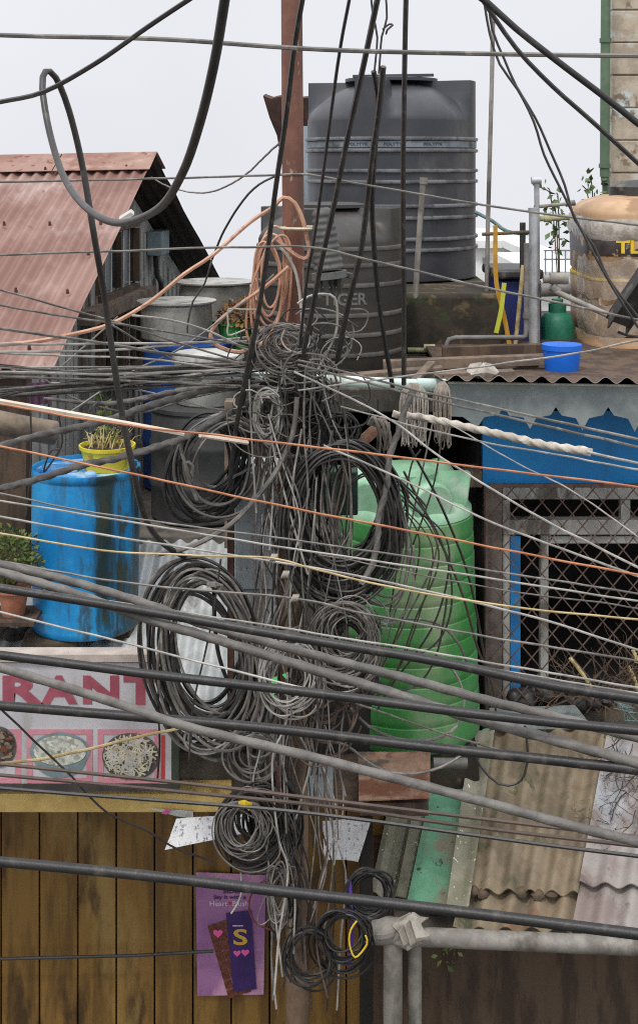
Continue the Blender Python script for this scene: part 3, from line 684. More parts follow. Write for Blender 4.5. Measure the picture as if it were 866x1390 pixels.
# ---------------------------------------------------------------- green tank
c = P(551, 0, 7.3); c.z = P(0, 985, 7.3).z; r = 97/F*7.3; h = P(0, 684, 7.3).z-c.z
gk = thing('green_water_tank', 'green ribbed water tank with a pale lobed top beside the lattice window', 'water tank', c)
pf = [(r*.97, 0), (r*1.02, .02)]
n = 11
for k in range(n):
    z = .05+k*(h-.08)/n; dz = (h-.08)/n; rr = r*(1.02-.1*(k/n))
    pf += [(rr, z), (rr*1.004, z+dz*.3), (rr*1.0, z+dz*.9), (rr*.984, z+dz*.94), (rr*.984, z+dz*.97)]
obj('body', MB().lathe(pf, c, 64), m_tankg, gk)
tp = MB().lathe([(r*.915, h-.03), (r*.91, h), (r*.84, h+.035), (r*.62, h+.06), (r*.3, h+.075), (.01, h+.075)], c, 64)
obj('dome', tp, m_tankg2, gk)
lb = MB()
for k in range(6):
    a = math.radians(-8+60*k); dd = V((math.cos(a), math.sin(a), 0))
    pts = [c+dd*(r*q)+V((0, 0, h+zz)) for q, zz in ((.1, .085), (.3, .09), (.83, .075), (.87, .073))]
    lb.tube(pts, [.05, .1, .118, .108], 26)
obj('lobe', lb, m_tankg2, gk, bev=.012)
obj('lid', MB().lathe([(.17, h+.1), (.18, h+.19), (.15, h+.21), (.01, h+.215)], c, 36), m_tankg2, gk)
tag(obj('concrete_plinth', MB().box((c.x-.45, 6.95, 0), (c.x+.36, 7.7, c.z-.002)), m_concd), 'dark block holding up the green tank', 'plinth')

# ---------------------------------------------------------------- building with the lattice window
Yw = 7.62
wb_ = thing('window_building', 'shop with a blue panel and rusty lattice window under a zinc fascia', 'building', (2.2, 8.5, 0))
XR = 3.3
xl = P(655, 0, Yw).x
obj('blue_panel', MB().box((xl, Yw, P(0, 658, Yw).z), (XR, Yw+.06, P(0, 540, Yw).z)), m_bpan, wb_)
obj('soffit', MB().box((P(612, 0, 7.2).x, 7.2, P(0, 534, 7.2).z), (XR, 9.55, P(0, 528, 7.2).z)), m_wood, wb_)
zs = P(0, 960, Yw).z
obj('sill_wall', MB().box((xl, Yw, 0), (XR, Yw+.15, zs)), m_conc, wb_)
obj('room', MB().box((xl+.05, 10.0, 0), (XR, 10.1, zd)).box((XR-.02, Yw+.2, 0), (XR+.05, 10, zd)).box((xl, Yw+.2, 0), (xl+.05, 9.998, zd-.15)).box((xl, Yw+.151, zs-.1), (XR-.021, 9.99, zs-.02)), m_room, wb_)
jm = obj('window_frame', MB().pbox(682, 662, 866+160, 678, Yw+.02, .07).pbox(682, 706, 866+160, 726, Yw+.02, .08).pbox(682, 678.3, 692, 958, Yw+.03, .06)
    .pbox(733, 726.3, 744, 958, Yw+.03, .06).pbox(842, 678.3, 855, 705.6, Yw+.03, .06).pbox(745, 728, 866+160, 738, Yw+.045, .05), m_frame, wb_, bev=.003)
obj('blue_post', MB().pbox(692.5, 728, 706, 958, Yw+.02, .08), m_bpost, wb_)
obj('jamb', MB().pbox(657, 660, 681.5, 968, Yw-.02, .12), m_framew, wb_, bev=.004)
gr = MB(); Yg = Yw-.1; ax0, ax1, az0, az1 = 662, 866+150, 660, 968
sp = 27.5; sl = 1.18                                   # lattice bars, clipped to the opening
def clipbar(x0, s):
    # line x = x0 + (y-az0)/sl*s
    ts = []
    y0, y1 = az0, az1
    if s > 0:
        y0 = max(y0, az0+(ax0-x0)*sl); y1 = min(y1, az0+(ax1-x0)*sl)
    else:
        y0 = max(y0, az0+(x0-ax1)*sl); y1 = min(y1, az0+(x0-ax0)*sl)
    if y1-y0 > 6:
        return (x0+(y0-az0)/sl*s, y0), (x0+(y1-az0)/sl*s, y1)
k = -30
while k < 60:
    x0 = ax0+k*sp
    for s in (1, -1):
        q = clipbar(x0+(0 if s > 0 else 9), s)
        if q: gr.bar(P(*q[0], Yg-.003*s), P(*q[1], Yg-.003*s), .0065, .005, up=(0, 1, 0))
    k += 1
go = obj('window_grille', gr, m_grille, wb_)
obj('grille_frame', MB().bar(P(ax0, az0-1, Yg), P(ax1, az0-1, Yg), .02, .02).bar(P(ax0-2, az0, Yg), P(ax0-2, az1, Yg), .016, .02), m_grille, go)
# fascia with cut lower edge
Yf = 7.16; pts = [(609, 520), (1010, 527), (1010, 571)]
x = 1003
teeth = [648+71*i for i in range(6)]
for t in reversed(teeth):
    pts += [(t+9, 566+(t-648)*.012), (t, 580+(t-648)*.03)]
    if t > 648: pts += [(t-9, 566+(t-648)*.012), (t-28, 564), (t-36, 552.5), (t-43, 563.5)]
pts += [(628, 566), (612, 565)]
fs = MB().slab([P(px, py, Yf) for px, py in pts], (0, .004, 0))
obj('fascia', fs, m_zinc, wb_)
obj('fascia_lip', MB().tube([P(608, 519.5, Yf-.006), P(1010, 526, Yf-.006)], .0075, 8), mat('white_fascia_lip', S(206,202,192), S(180,176,166), .6, 8), wb_)
obj('roof', MB().sheet(P(590, 515, 7.78)+V((0, 0, 0)), P(1010, 520, 7.78), P(1010, 519, 7.06), P(590, 512, 7.06), 14.5, .016, nv=4, sag=.004), m_asb2, wb_)
tag(obj('tan_block', MB().pbox(632, 640, 654.5, 662, 7.6, .2), m_woodl, bev=.005), 'tan wooden block wedged between the green tank and the blue panel', 'block')
rag = MB().lathe([(.01, 0), (.07, .005), (.085, .03), (.06, .055), (.01, .065)], P(655, 512, 7.25), 18, fn=lambda a, i, r, z: (r*(1+.35*noise.noise(V((math.cos(a)*2, math.sin(a)*2, z*30)))), z*(1+.3*math.sin(a*3))))
tag(obj('rag', rag, m_rag), 'crumpled pale rag lying on the corrugated roof edge', 'rag')

# things on the deck
c = P(762, 0, 7.86); c.z = zd; r = 26/F*7.86; h = P(0, 467, 7.86).z-zd
bk = thing('blue_bucket', 'bright blue plastic bucket standing before the tan tank', 'bucket', c)
obj('body', MB().lathe([(r*.8, 0), (r*.82, .005), (r*.98, h-.03), (r*.95, h-.03), (r*.78, .012), (.004, .012)], c, 36), m_bucket, bk)
obj('rim', MB().lathe([(r*.96, h-.032), (r*1.04, h-.03), (r*1.04, h), (r*.95, h)], c, 36), m_bucket, bk)
c = P(756, 0, 9.3); c.z = zd; r = .125
gc = thing('gas_cylinder', 'green gas cylinder standing between the steel pipe and tan tank', 'gas cylinder', c)
h = P(0, 425, 9.3).z-zd
obj('body', MB().lathe([(r*.8, 0), (r*.98, .03), (r, .06), (r, h-.09), (r*.94, h-.04), (r*.7, h), (.04, h+.015), (.01, h+.016)], c, 36), m_gas, gc)
col = obj('collar', MB().lathe([(.05, h), (.062, h+.005), (.062, h+.07), (.054, h+.07), (.05, h+.012)], c, 24, fn=lambda a, i, r, z: (r, z)), m_gas, gc)
obj('valve', MB().cyl(c+V((0, 0, h)), c+V((0, 0, h+.06)), .018).cyl(c+V((0, 0, h+.075)), c+V((0, 0, h+.1)), .04), m_gas, gc)
# tan wrapped tank, a rounded square in plan
def sq(a, n=5): return (abs(math.cos(a))**n+abs(math.sin(a))**n)**(-1/n)
m_film = mat('torn_clear_film', S(206,198,188), S(170,160,148), .2, 9, bump=.6, bscale=24, spec=.9)
m_film.node_tree.nodes['Principled BSDF'].inputs['Alpha'].default_value = .38
c = P(890, 0, 9.3); c.z = zd+.0; r = 106/F*9.3
tt = thing('tan_water_tank', 'tan water tank wrapped in torn clear plastic with a black lid', 'water tank', c)
Yq = 9.3-r
zz = lambda y: P(0, y, Yq+.1).z-c.z
obj('body', MB().lathe([(r*.97, zz(456)), (r, zz(452)), (r, zz(424)), (r*.975, zz(421)), (r*.975, zz(417)), (r, zz(414)), (r, zz(382)), (r*.975, zz(379)), (r*.975, zz(375)), (r, zz(372)), (r, zz(318))], c, 64,
    fn=lambda a, i, q, z: (q*sq(a)*(1+.012*noise.noise(V((math.cos(a)*3, math.sin(a)*3, z*6)))), z)), m_tanw, tt)
obj('base', MB().lathe([(r*.95, 0), (r*1.0, .02), (r*1.02, zz(470)), (r*.99, zz(457))], c, 64, fn=lambda a, i, q, z: (q*sq(a), z)), m_tant, tt)
obj('dome', MB().lathe([(r*.96, zz(318)), (r*1.0, zz(312)), (r*1.0, zz(292)), (r*.985, zz(286)), (r*.93, zz(279)), (r*.74, zz(271)), (r*.5, zz(266))], c, 64,
    fn=lambda a, i, q, z: (q*(1+(sq(a)-1)*(1, 1, 1, .95, .7, .3, 0)[i]), z+(.018*max(0, math.cos(a*5+1)) if i in (4, 5) else 0))), m_tant, tt)
obj('lid', MB().lathe([(.30, zz(274)), (.325, zz(270)), (.325, zz(255)), (.26, zz(247)), (.01, zz(244))], c, 40), m_black, tt)
obj('plastic_wrap', MB().lathe([(r*1.004, zz(325)), (r*1.025, zz(320)), (r*1.04, zz(312)), (r*1.03, zz(302)), (r*1.012, zz(296))], c, 96,
    fn=lambda a, i, q, z: (q*sq(a)*(1+.02*noise.noise(V((math.cos(a)*9, math.sin(a)*9, z*20)))), z+.05*noise.noise(V((math.cos(a)*4, math.sin(a)*4, 3))))), m_wrap, tt)
for z0_, z1_, sd_ in ((404, 352, 1), (460, 408, 2)):
    pw = MB(); nn = 90; mm = 10; o_ = 0
    for j in range(mm+1):
        for i in range(nn+1):
            a_ = math.radians(-175+140*i/nn); z_ = zz(z0_)+(zz(z1_)-zz(z0_))*j/mm
            e_ = abs(j-mm/2)/(mm/2); q_ = r*sq(a_)*(1.022+.02*(1-e_)*(.6+noise.noise(V((a_*9+z_*14, z_*3, sd_))))+.006*noise.noise(V((a_*30, z_*30, sd_))))
            pw.v.append(c+V((q_*math.cos(a_), q_*math.sin(a_), z_+.05*noise.noise(V((a_*5, sd_, e_))))))
    pw.f = [(j*(nn+1)+i, j*(nn+1)+i+1, (j+1)*(nn+1)+i+1, (j+1)*(nn+1)+i) for j in range(mm) for i in range(nn)]
    obj('plastic_wrap', pw, m_film, tt)
lab = MB(); 
lb0 = obj('label_band', MB().lathe([(r*1.004, zz(347)), (r*1.008, zz(346)), (r*1.008, zz(322)), (r*1.004, zz(321))], c, 96, fn=lambda a, i, q, z: (q*sq(a), z)), mat('dark_print_band', S(52,46,46), S(70,62,58), .4, 8, stain=(S(176,144,106), 4, .6, .66, 1)), tt)
obj('lettering', wrap_text(MB(), 'TLUB', math.radians(-127), math.radians(-99), zz(343), zz(325), c, r*1.014, sq), m_yelp, lb0)
yb = MB().lathe([(r*1.003, zz(381)), (r*1.006, zz(381)), (r*1.006, zz(378)), (r*1.003, zz(378))], c, 96, fn=lambda a, i, q, z: (q*sq(a), z)); obj('yellow_band', yb, m_yelp, tt)
a0 = math.radians(-124); bx = []
lbm = MB()
for k in range(8):
    pass
def arc_patch(mb, a0, a1, z0, z1, rr):
    n = 8; vs = []
    for i in range(n+1):
        a = math.radians(a0+(a1-a0)*i/n); q = rr*sq(a); vs += [c+V((q*math.cos(a), q*math.sin(a), z0)), c+V((q*math.cos(a), q*math.sin(a), z1))]
    return mb.add(vs, [(2*i, 2*i+2, 2*i+3, 2*i+1) for i in range(n)])
obj('yellow_label', arc_patch(MB(), -122, -112, zz(399), zz(384), r*1.012), m_yelp, tt)
tag(obj('timber', MB().bar(P(762, 493, 8.3), P(1000, 496, 8.3), .06, .06), m_wood), 'dark timber lying in front of the tan tank', 'timber')
# mossy drain, planks, bin
nb = thing('navy_bin', 'navy blue bin with a black lid beside the mossy plinth', 'bin', P(704, 476, 9.3))
obj('body', MB().pbox(674, 380, 735, 478, 9.15, .5), m_navy, nb, bev=.02)
obj('lid', MB().pbox(668, 366, 738, 379.5, 9.1, .6), m_black, nb, bev=.02)
tag(obj('plank', MB().bar(P(520, 496, 7.9), P(757, 487, 7.9), .08, .062), m_woodl, bev=.003), 'long brown plank lying across the deck edge before the bucket', 'plank')
tag(obj('plank', MB().bar(P(448, 512, 7.75), P(600, 499, 7.8), .1, .02), m_woodl, bev=.003), 'short grey board below the dusty dark tank', 'plank')
tag(obj('plank', MB().bar(P(566, 512, 7.72), P(697, 507, 7.72), .1, .045), m_woodl, bev=.003), 'pale grey board lying between the long plank and the roof edge', 'plank')
tag(obj('timber', MB().bar(P(600, 478, 8.3), P(740, 474, 8.3), .06, .07), m_wood, bev=.004), 'added dark timber standing in for shade behind the long brown plank', 'timber')  # dark bar added to stand for the shade behind the plank
tag(obj('plank', MB().bar(P(560, 520, 7.5), P(586, 492, 7.7), .05, .02), m_woodl, bev=.003), 'slanted stub of wood poking up by the aqua pipe', 'plank')
tag(obj('brick', MB().pbox(700, 494, 731, 518, 7.95, .12), m_brick, bev=.01), 'brown brick beside the blue bucket', 'brick')
tag(obj('brick', MB().pbox(640, 496, 660, 512, 8.0, .12), m_white, bev=.01), 'pale broken brick under the long plank', 'brick')
def pipe(name, label, pts, wpx, m, cat='pipe', n=12, smooth=False, sockets=()):
    p3 = [P(*q) for q in pts]; rr = wpx/2/F*pts[0][2]
    path = crom(p3, .04) if smooth else p3
    o = MB().tube(path, rr, n)
    if sockets:
        t = thing(name, label, cat, p3[-1]); obj('tube', o, m, t)
        for q in sockets:
            a, b = P(*q[0]), P(*q[1]); obj('socket', MB().cyl(a, b, rr*q[2] if len(q) > 2 else rr*1.35), m, t)
        return t
    return tag(obj(name, o, m), label, cat)
pipe('steel_pipe', 'thick galvanised steel pipe standing upright before the gas cylinder', [(724, 284, 8.9), (724, 488, 8.9)], 13, m_galv, sockets=[((724, 282, 8.9), (724, 287, 8.9), 1.15)])
pipe('steel_pipe', 'thin upright pipe with a round fitting on top next to the thick steel pipe', [(728, 250, 9.0), (729, 350, 9.0), (729, 480, 9.0)], 7, m_galv, sockets=[((721, 245, 8.98), (734, 245, 8.98), 1.5), ((727.5, 240, 9), (727.5, 252, 9), 1.4)])
pipe('plastic_pipe', 'tall thin white pipe standing up past the big tank', [(669, 22, 9.2), (667, 120, 9.2), (662, 300, 9.2), (659, 470, 9.2)], 6, m_pvc, sockets=[((669, 18, 9.2), (669, 30, 9.2), 1.3), ((660, 425, 9.2), (660, 442, 9.2), 1.4), ((659, 446, 9.2), (659, 460, 9.2), 1.3)])
pipe('plastic_pipe', 'short leaning white pipe with a cap in front of the big tank', [(574, 246, 9.0), (566, 360, 9.0), (560, 470, 9.0)], 8, m_pvc, sockets=[((575, 241, 9), (574.5, 250, 9), 1.35)])
pipe('plastic_pipe', 'pale mossy pipe lying level below the black tank', [(553, 475, 8.9), (612, 476, 8.9)], 7, mat('mossy_pvc', S(170,168,130), S(140,142,100), .7, 9), sockets=[((575, 472, 8.9), (590, 472, 8.9), 1.4)])
pipe('elbow_pipe', 'dark grey bent pipe along the plinth under the navy bin', [(606, 492, 8.4), (606, 468, 8.4), (609, 461, 8.4), (618, 458.5, 8.4), (710, 458, 8.4), (713, 456, 8.4), (714, 446, 8.4), (714, 330, 8.4)], 7, mat('dull_grey_pipe', S(122,118,114), S(100,96,92), .6, 9), sockets=[((714, 425, 8.4), (714, 432, 8.4), 1.4), ((606, 477, 8.4), (606, 482, 8.4), 1.3)])
pipe('plastic_pipe', 'thin level white pipe high beside the tan tank dome', [(725, 281, 9.0), (775, 276, 9.1)], 5, m_pvc, sockets=[((767, 277, 9.1), (780, 275, 9.1), 1.6)])
pipe('plastic_pipe', 'mossy level pipe reaching the tan tank wall', [(728, 297, 9.05), (772, 295, 9.05)], 8, mat('mossy_pvc', None, None), sockets=[((738, 296.5, 9.05), (748, 296.5, 9.05), 1.3)])
pipe('plastic_pipe', 'slanting grey pipe running down across the tan tank', [(750, 394, 8.5), (834, 432, 8.3)], 8, m_pvc, sockets=[((748, 388, 8.5), (757, 396, 8.5), 1.6), ((746, 378, 8.5), (770, 378, 8.5), 2.0), ((737, 379, 8.5), (748, 379, 8.5), 1.4)])
pipe('plastic_pipe', 'fat grey pipe stub beside the tan tank', [(733, 393, 8.9), (772, 392, 8.9)], 20, mat('dull_grey_pipe', None, None))
pipe('iron_rail', 'thin dark level bar over the navy bin', [(654, 318, 8.8), (718, 315, 8.8)], 5, m_twig)
pipe('steel_post', 'dark upright post over the navy bin', [(709, 302, 9.3), (709, 470, 9.3)], 8, m_black)
pipe('wood_pole', 'pale slanting wooden stick leaning on the bin', [(710, 360, 9.0), (699, 470, 9.0)], 6, m_straw)
pipe('green_hose', 'teal hose sagging across to the iron post', [(645, 288, 9.4), (668, 300, 9.3), (688, 314, 9.2), (716, 317, 9.1)], 5, mat('teal_hose', S(96,124,116), S(80,106,98), .6, 9), 'hose', smooth=True)
def strap(label, pts, w, m):
    mb = MB(); p3 = crom([P(*q) for q in pts], .04); ws = w/F*pts[0][2]
    for a, b in zip(p3, p3[1:]): mb.bar(a, b, ws, .004, up=(0, 1, 0))
    tag(obj('strap', mb, m), label, 'strap')
strap('long yellow webbing strap hanging before the navy bin', [(672, 306, 8.7), (673, 380, 8.7), (684, 430, 8.7), (694, 484, 8.7)], 6, m_yelstrap)
strap('short lime strap hanging beside the yellow strap', [(684, 384, 8.65), (680, 420, 8.65), (673, 452, 8.65)], 6, m_limestrap)
sp_ = thing('metal_spout', 'black metal channel spout sticking out before the tan tank', 'spout', P(836, 440, 7.0))
a, b = P(838, 438, 7.0), P(905, 340, 6.6); sm = MB()
dd = (b-a).normalized(); x = V((0, 1, 0)); y = dd.cross(x).normalized()
sm.bar(a+y*.05, b+y*.05, .012, .14, up=y).bar(a-y*.05, b-y*.05, .012, .14, up=y)
sm.bar(a+x*.065, b+x*.065, .1, .01, up=x)
sm = MB(); sm.bar(a+y*.05, b+y*.05, .13, .008, up=y).bar(a-y*.05, b-y*.05, .13, .008, up=y).bar(a+x*.065, b+x*.065, .108, .008, up=x).bar(a-x*.065, b-x*.065, .108, .008, up=x)
obj('channel', sm, m_black, sp_)
obj('bracket', MB().tube(crom([a+V((0, 0, -.05)), a+V((.1, 0, -.075)), a+V((.18, 0, -.02)), b+V((0, 0, -.08))], .04), .008, 6), m_black, sp_)

# stone building with the drainpipe
sb = thing('stone_building', 'pale stone block wall rising beyond the tan tank', 'building', P(900, 700, 12.2))
X0 = P(830, 0, 12.2).x; sw = MB(); zc = 0.0; j = 0; rs = random.Random(9)
while zc < 8.6:
    hh_ = .3; x = X0; i = 0
    first = .26 if j % 2 else .46
    while x < X0+2.6:
        ww = first if i == 0 else rs.uniform(.4, .55)
        sw.box((x+.006, 12.2+rs.uniform(0, .012), zc+.006), (x+ww-.006, 12.5, zc+hh_-.006)); x += ww; i += 1
    zc += hh_; j += 1
obj('block_wall', sw, m_stone, sb, bev=.008)
obj('mortar', MB().box((X0+.008, 12.222, 0), (X0+2.58, 12.6, 8.6)), mat('pale_mortar', S(150,140,126), S(132,124,112), .95, 8), sb)
dp = thing('drainpipe', 'green drainpipe running down the stone building corner', 'drainpipe', P(821, 300, 12))
px_ = lambda y: P(821.5 - (y/250)*1.5, y, 12.0)
obj('pipe', MB().cyl(px_(-60), px_(240), 6.5/F*12, n=18).tube(crom([px_(240), px_(250), P(822, 262, 12.1), P(822, 700, 12.1)], .1), 5/F*12, 12), m_gpipe, dp)
for y in (52, 222): obj('collar', MB().cyl(px_(y), px_(y+6), 8/F*12, n=18), m_gpipe, dp)
# leafy sprigs
rg = random.Random(21)
for lab, s, e in (('leafy green sprig growing up beside the tall pipe fitting', (752, 300), [(738, 256), (755, 262), (748, 278)]),
                  ('upright green sprig growing by the tan tank lid', (800, 300), [(790, 252), (800, 240), (806, 262)])):
    t = thing('sprig', lab, 'plant', V((P(s[0]+8, 0, 10.6).x, 10.6, zd))); st_, lf = MB(), MB()
    root = P(s[0]+8, s[1]+40, 10.6); root.z = zd
    for q in e:
        pts = crom([root, P((s[0]+q[0])/2+4, (s[1]+q[1])/2, 10.6), P(q[0], q[1], 10.5)], .05); st_.tube(pts, .005, 5)
        for p in pts[len(pts)//2:]: leaves(lf, p, (.05, .05, .04), 2, .065, rg)
    obj('stem', st_, m_twig, t); obj('leaves', lf, m_leafg, t)

# far pale buildings on the slope
def farb(label, x0, y0, x1, Y, wins, dep=8):
    a = P(x0, y0, Y); b = P(x1, y0, Y); z0 = gz(a.x, Y)-1
    t = thing('distant_house', label, 'house', ((a.x+b.x)/2, Y, z0))
    obj('wall', MB().box((a.x, Y, z0), (b.x, Y+dep, a.z)), m_far, t)
    obj('roof', MB().box((a.x-.3, Y-.3, a.z), (b.x+.3, Y+dep+.3, a.z+.25)), m_far, t)
    for (u, v, w_, h_) in wins:
        f = obj('window', MB().pbox(u, v, u+w_, v+h_, Y-.06, .05), m_farw, t)
    return t
farb('pale distant house glimpsed behind the plastic pipe', 640, 336, 706, 46, [(655, 350, 8, 10), (690, 352, 7, 10)])
farb('narrow pale distant house seen past the steel pipe', 730, 352, 742, 40, [(735, 362, 4, 14)])
rl = thing('distant_railing', 'thin distant railing seen beside the wrapped tank', 'railing', P(758, 384, 26)); rr_ = MB()
for y in (340, 352): rr_.bar(P(738, y, 26), P(778, y, 26), .03, .03)
obj('rails', rr_, m_farw, rl); rr_ = MB()
for x in range(740, 780, 9): rr_.bar(P(x, 340, 26), P(x, 384, 26), .025, .025)
obj('posts', rr_, m_farw, rl)
farb('low pale distant terrace under the railing', 736, 384, 790, 26.5, [], 5)
# ---------------------------------------------------------------- lower roofs at the right
a = V((.9, 6.3, CZ-3.57)); dn = V((-.31, -.95, 0)).normalized()
q0, qn = plane3(a, a+V((.95, -.31, 0)), a-dn*1.0+V((0, 0, .43)))
rq = lambda x, y, o=0: ray_plane(x, y, q0+qn*(o if qn.z > 0 else -o), qn)
lr = thing('lean_to_roof', 'low lean-to roof of mismatched weathered corrugated sheets', 'roof', V((1.2, 6.8, 1.5)))
def rsheet(label, pts, waves, m, o, amp=.022, **k):
    s = obj('roof_sheet', MB().sheet(*[rq(x, y, o) for x, y in pts], waves, amp, th=.007, nv=8, **k), m, lr); s['label'] = label
rsheet('lower brown sheet', [(632, 1190), (792, 1190), (775, 1262), (615, 1262)], 4.5, m_asb, 0)
rsheet('lower grey white sheet', [(792, 1180), (1010, 1190), (1000, 1275), (776, 1262)], 6, m_asb2, .012)
rsheet('large tan brown sheet', [(664, 985), (828, 985), (784, 1213), (632, 1208)], 5.2, m_asb, .046, amp=.02, ragged=.003)
rsheet('pinkish pale sheet', [(826, 985), (1030, 1000), (1000, 1210), (786, 1199)], 6, m_asb2, .056, amp=.018)
rsheet('mossy grey sheet', [(530, 1085), (618, 1060), (586, 1228), (503, 1212)], 2.0, m_moss, .02, amp=.016, prof='trap')
rsheet('green painted strip', [(600, 1000), (668, 990), (634, 1232), (552, 1228)], 1.0, m_greenp, .05, amp=.012, prof='trap')
rsheet('mossy end strip', [(640, 992), (672, 988), (636, 1233), (606, 1232)], 1.0, m_moss, .075, amp=.012)
# flat ledge sheets under the window
tag(obj('flat_sheet', MB().slab([P(664, 962, 7.42), P(780, 958, 7.42), P(806, 990, 7.2), P(664, 990, 7.22)], (0, 0, .004)), m_zinc), 'flat grey metal sheet below the lattice window', 'sheet')
lw = thing('lean_to_shed', 'dark board shed beneath the lean-to roof', 'shed', (1.4, 7, 0))
obj('wall', MB().box((P(508, 0, 6.75).x, 6.8, 0), (3.1, 6.9, CZ-3.5)), m_wood, lw)
obj('eave_board', MB().box((P(535, 0, 6.42).x, 6.4, P(0, 1266, 6.4).z), (3.1, 6.5, P(0, 1244, 6.4).z)), m_conc, lw)
# rusty flat sheet and its box
rsb = MB().slab([P(486, 1022, 6.75), P(584, 1022, 6.75), P(583, 1084, 6.25), P(487, 1088, 6.25)], (0, 0, .006))
tag(obj('rusty_sheet', rsb, m_rusts), 'flat rusty metal sheet covering a wooden crate', 'sheet')
tag(obj('wooden_crate', MB().pbox(488, 1090, 582, 1108, 6.3, .4), m_wood, bev=.004), 'low wooden crate under the flat rusty sheet', 'crate')
tag(obj('crate_stand', MB().box((P(490, 0, 6.42).x, 6.42, .13), (P(506, 0, 6.42).x, 6.7, P(0, 1108, 6.3).z-.002)), m_dark), 'dark stand under the wooden crate', 'stand')
pipe('plastic_pipe', 'short grey pipe stub beside the flat rusty sheet', [(588, 1036, 6.7), (634, 1036, 6.7)], 14, mat('dull_grey_pipe', None, None))
# gutter pipe at the bottom
gp = thing('gutter_pipe', 'fat grey white gutter pipe under the lean-to roof with a tee joint', 'pipe', P(690, 1300, 6.12))
obj('pipe', MB().cyl(P(505, 1269, 6.12), P(1020, 1291, 6.12), 12/F*6.12, n=24), m_pvc, gp)
obj('tee', MB().cyl(P(503, 1262, 6.12), P(560, 1266, 6.12), 17/F*6.12, n=24).cyl(P(522, 1262, 6.12), P(521, 1256, 6.12), 22/F*6.12, n=20), m_pvc, gp)
obj('downpipe', MB().cyl(P(533, 1268, 6.12), P(533, 1560, 6.12), 13/F*6.12, n=20), m_pvc, gp)
obj('downpipe', MB().cyl(P(563, 1262, 6.16), P(563, 1560, 6.16), 9.5/F*6.16, n=20), m_pvc, gp)
rg = random.Random(4)
cb = MB().lathe([(.05, -.06), (.06, -.03), (.075, .0), (.06, .03), (.052, .07)], (0, 0, 0), 40, fn=lambda a, i, r, z: (r*(1+.28*noise.noise(V((math.cos(a)*3, math.sin(a)*3, z*30)))+.05*math.sin(a*7)), z+.02*math.sin(a*3)))
for v in cb.v: x, y, z = v; v.x, v.y, v.z = z, y, x
off_ = P(556, 1264, 6.1); cb.v = [v+off_ for v in cb.v]
cb.sheet(P(541, 1262, 6.04), P(558, 1248, 6.02), P(568, 1284, 6.03), P(548, 1282, 6.03), 2, .01, th=.002, nv=6)
tag(obj('rag', cb, m_rag), 'dirty white rag knotted round the gutter pipe', 'rag')
tag(obj('yellow_leaves', leaves(MB(), P(602, 1296, 6.3), (.06, .06, .05), 16, .045, rg), m_leaf), 'yellow green leaves poking out under the gutter pipe', 'plant')

# dry vines on the pale sheet, debris below the window
vn = MB(); rg = random.Random(12)
for s, dx in (((845, 1000), -.5), ((856, 1030), -.7), ((836, 1040), -.2), ((850, 1075), -.5), ((862, 1100), -.3), ((848, 1020), .2), ((838, 955), -.2), ((850, 985), -.6), ((858, 1010), -.3), ((830, 1010), .1), ((866, 1050), -.8), ((845, 1060), -.3), ((826, 1020), .3)):
    p = rq(s[0], s[1], .09) if s[1] > 980 else P(s[0], s[1], 7.2)
    twigs(vn, p, (dx, -.5, -.25), .2, .0034, rg, 4, .9)
tag(obj('dead_vine', vn, mat('dead_vine_stems', S(84,72,60), S(62,54,46), .9, 14)), 'dead brown vine creeping over the pale roof sheet', 'vine')
db = MB()
for i in range(26):
    p = P(rg.uniform(765, 900), rg.uniform(935, 965), rg.uniform(7.2, 7.4)); twigs(db, p, (rg.uniform(-1, 1), -.2, rg.uniform(-.3, .9)), rg.uniform(.15, .3), .004, rg, 2, .9)
tag(obj('brushwood_heap', db, m_twig), 'heap of dry brushwood below the lattice window', 'brushwood')
for i, (a_, b_) in enumerate((((773, 893), (806, 940)), ((852, 905), (866, 940)), ((858, 882), (863, 900)))):
    tag(obj('dry_stick', MB().tube(crom([P(*a_, 7.35), P((a_[0]+b_[0])/2+2, (a_[1]+b_[1])/2, 7.34), P(*b_, 7.33)], .04), [.012]*3 if False else .011, 7), m_straw),
        ('long pale dry stick leaning on the lattice window', 'pale dry stick poking out of the brushwood heap', 'short pale stub of stick above the brushwood')[i], 'stick')
tw = MB()
pts = []
for i in range(160):
    a_ = i*.55; pts.append(P(850+rg.uniform(-16, 16)+8*math.cos(a_), 966+rg.uniform(-6, 6)+10*math.sin(a_), 7.1+.03*math.sin(a_*.3)))
tw.tube(crom(pts[:22], .03), .0016, 4)
tag(obj('twine', tw, mat('teal_twine', S(110,146,144), None, .7)), 'tangle of teal twine on the brushwood heap', 'twine')
dkj = MB(); 
for i in range(14):
    c_ = P(700+i*9+rg.uniform(-4, 4), 948+rg.uniform(-10, 8), 7.55+rg.uniform(0, .1)); rr = rg.uniform(.04, .07)
    dkj.lathe([(.01, -rr), (rr*.8, -rr*.6), (rr, 0), (rr*.7, rr*.7), (.01, rr)], c_, 10, fn=lambda a, i, r, z: (r*(1+.4*noise.noise(V((a, c_.x*9, z*20)))), z))
tag(obj('rubbish_heap', dkj, mat('black_rubbish', S(44,42,44), S(64,60,58), .5, 12), ), 'dark heap of rubbish along the foot of the lattice window', 'rubbish')
for i, (x_, y_) in enumerate(((642, 1211), (656, 1214), (708, 1212), (730, 1216), (748, 1214))):
    c_ = rq(x_, y_, .02); rr = .03
    tag(obj('stone', MB().lathe([(.01, -rr*.4), (rr, -rr*.3), (rr*1.1, .2*rr), (rr*.6, rr*.8), (.01, rr*.9)], c_, 10, fn=lambda a, k, r, z: (r*(1+.35*noise.noise(V((a, x_, z*30)))), z)), m_brick),
        'small stone wedged under the edge of the tan roof sheet', 'stone', 'stones wedged under the tan sheet')

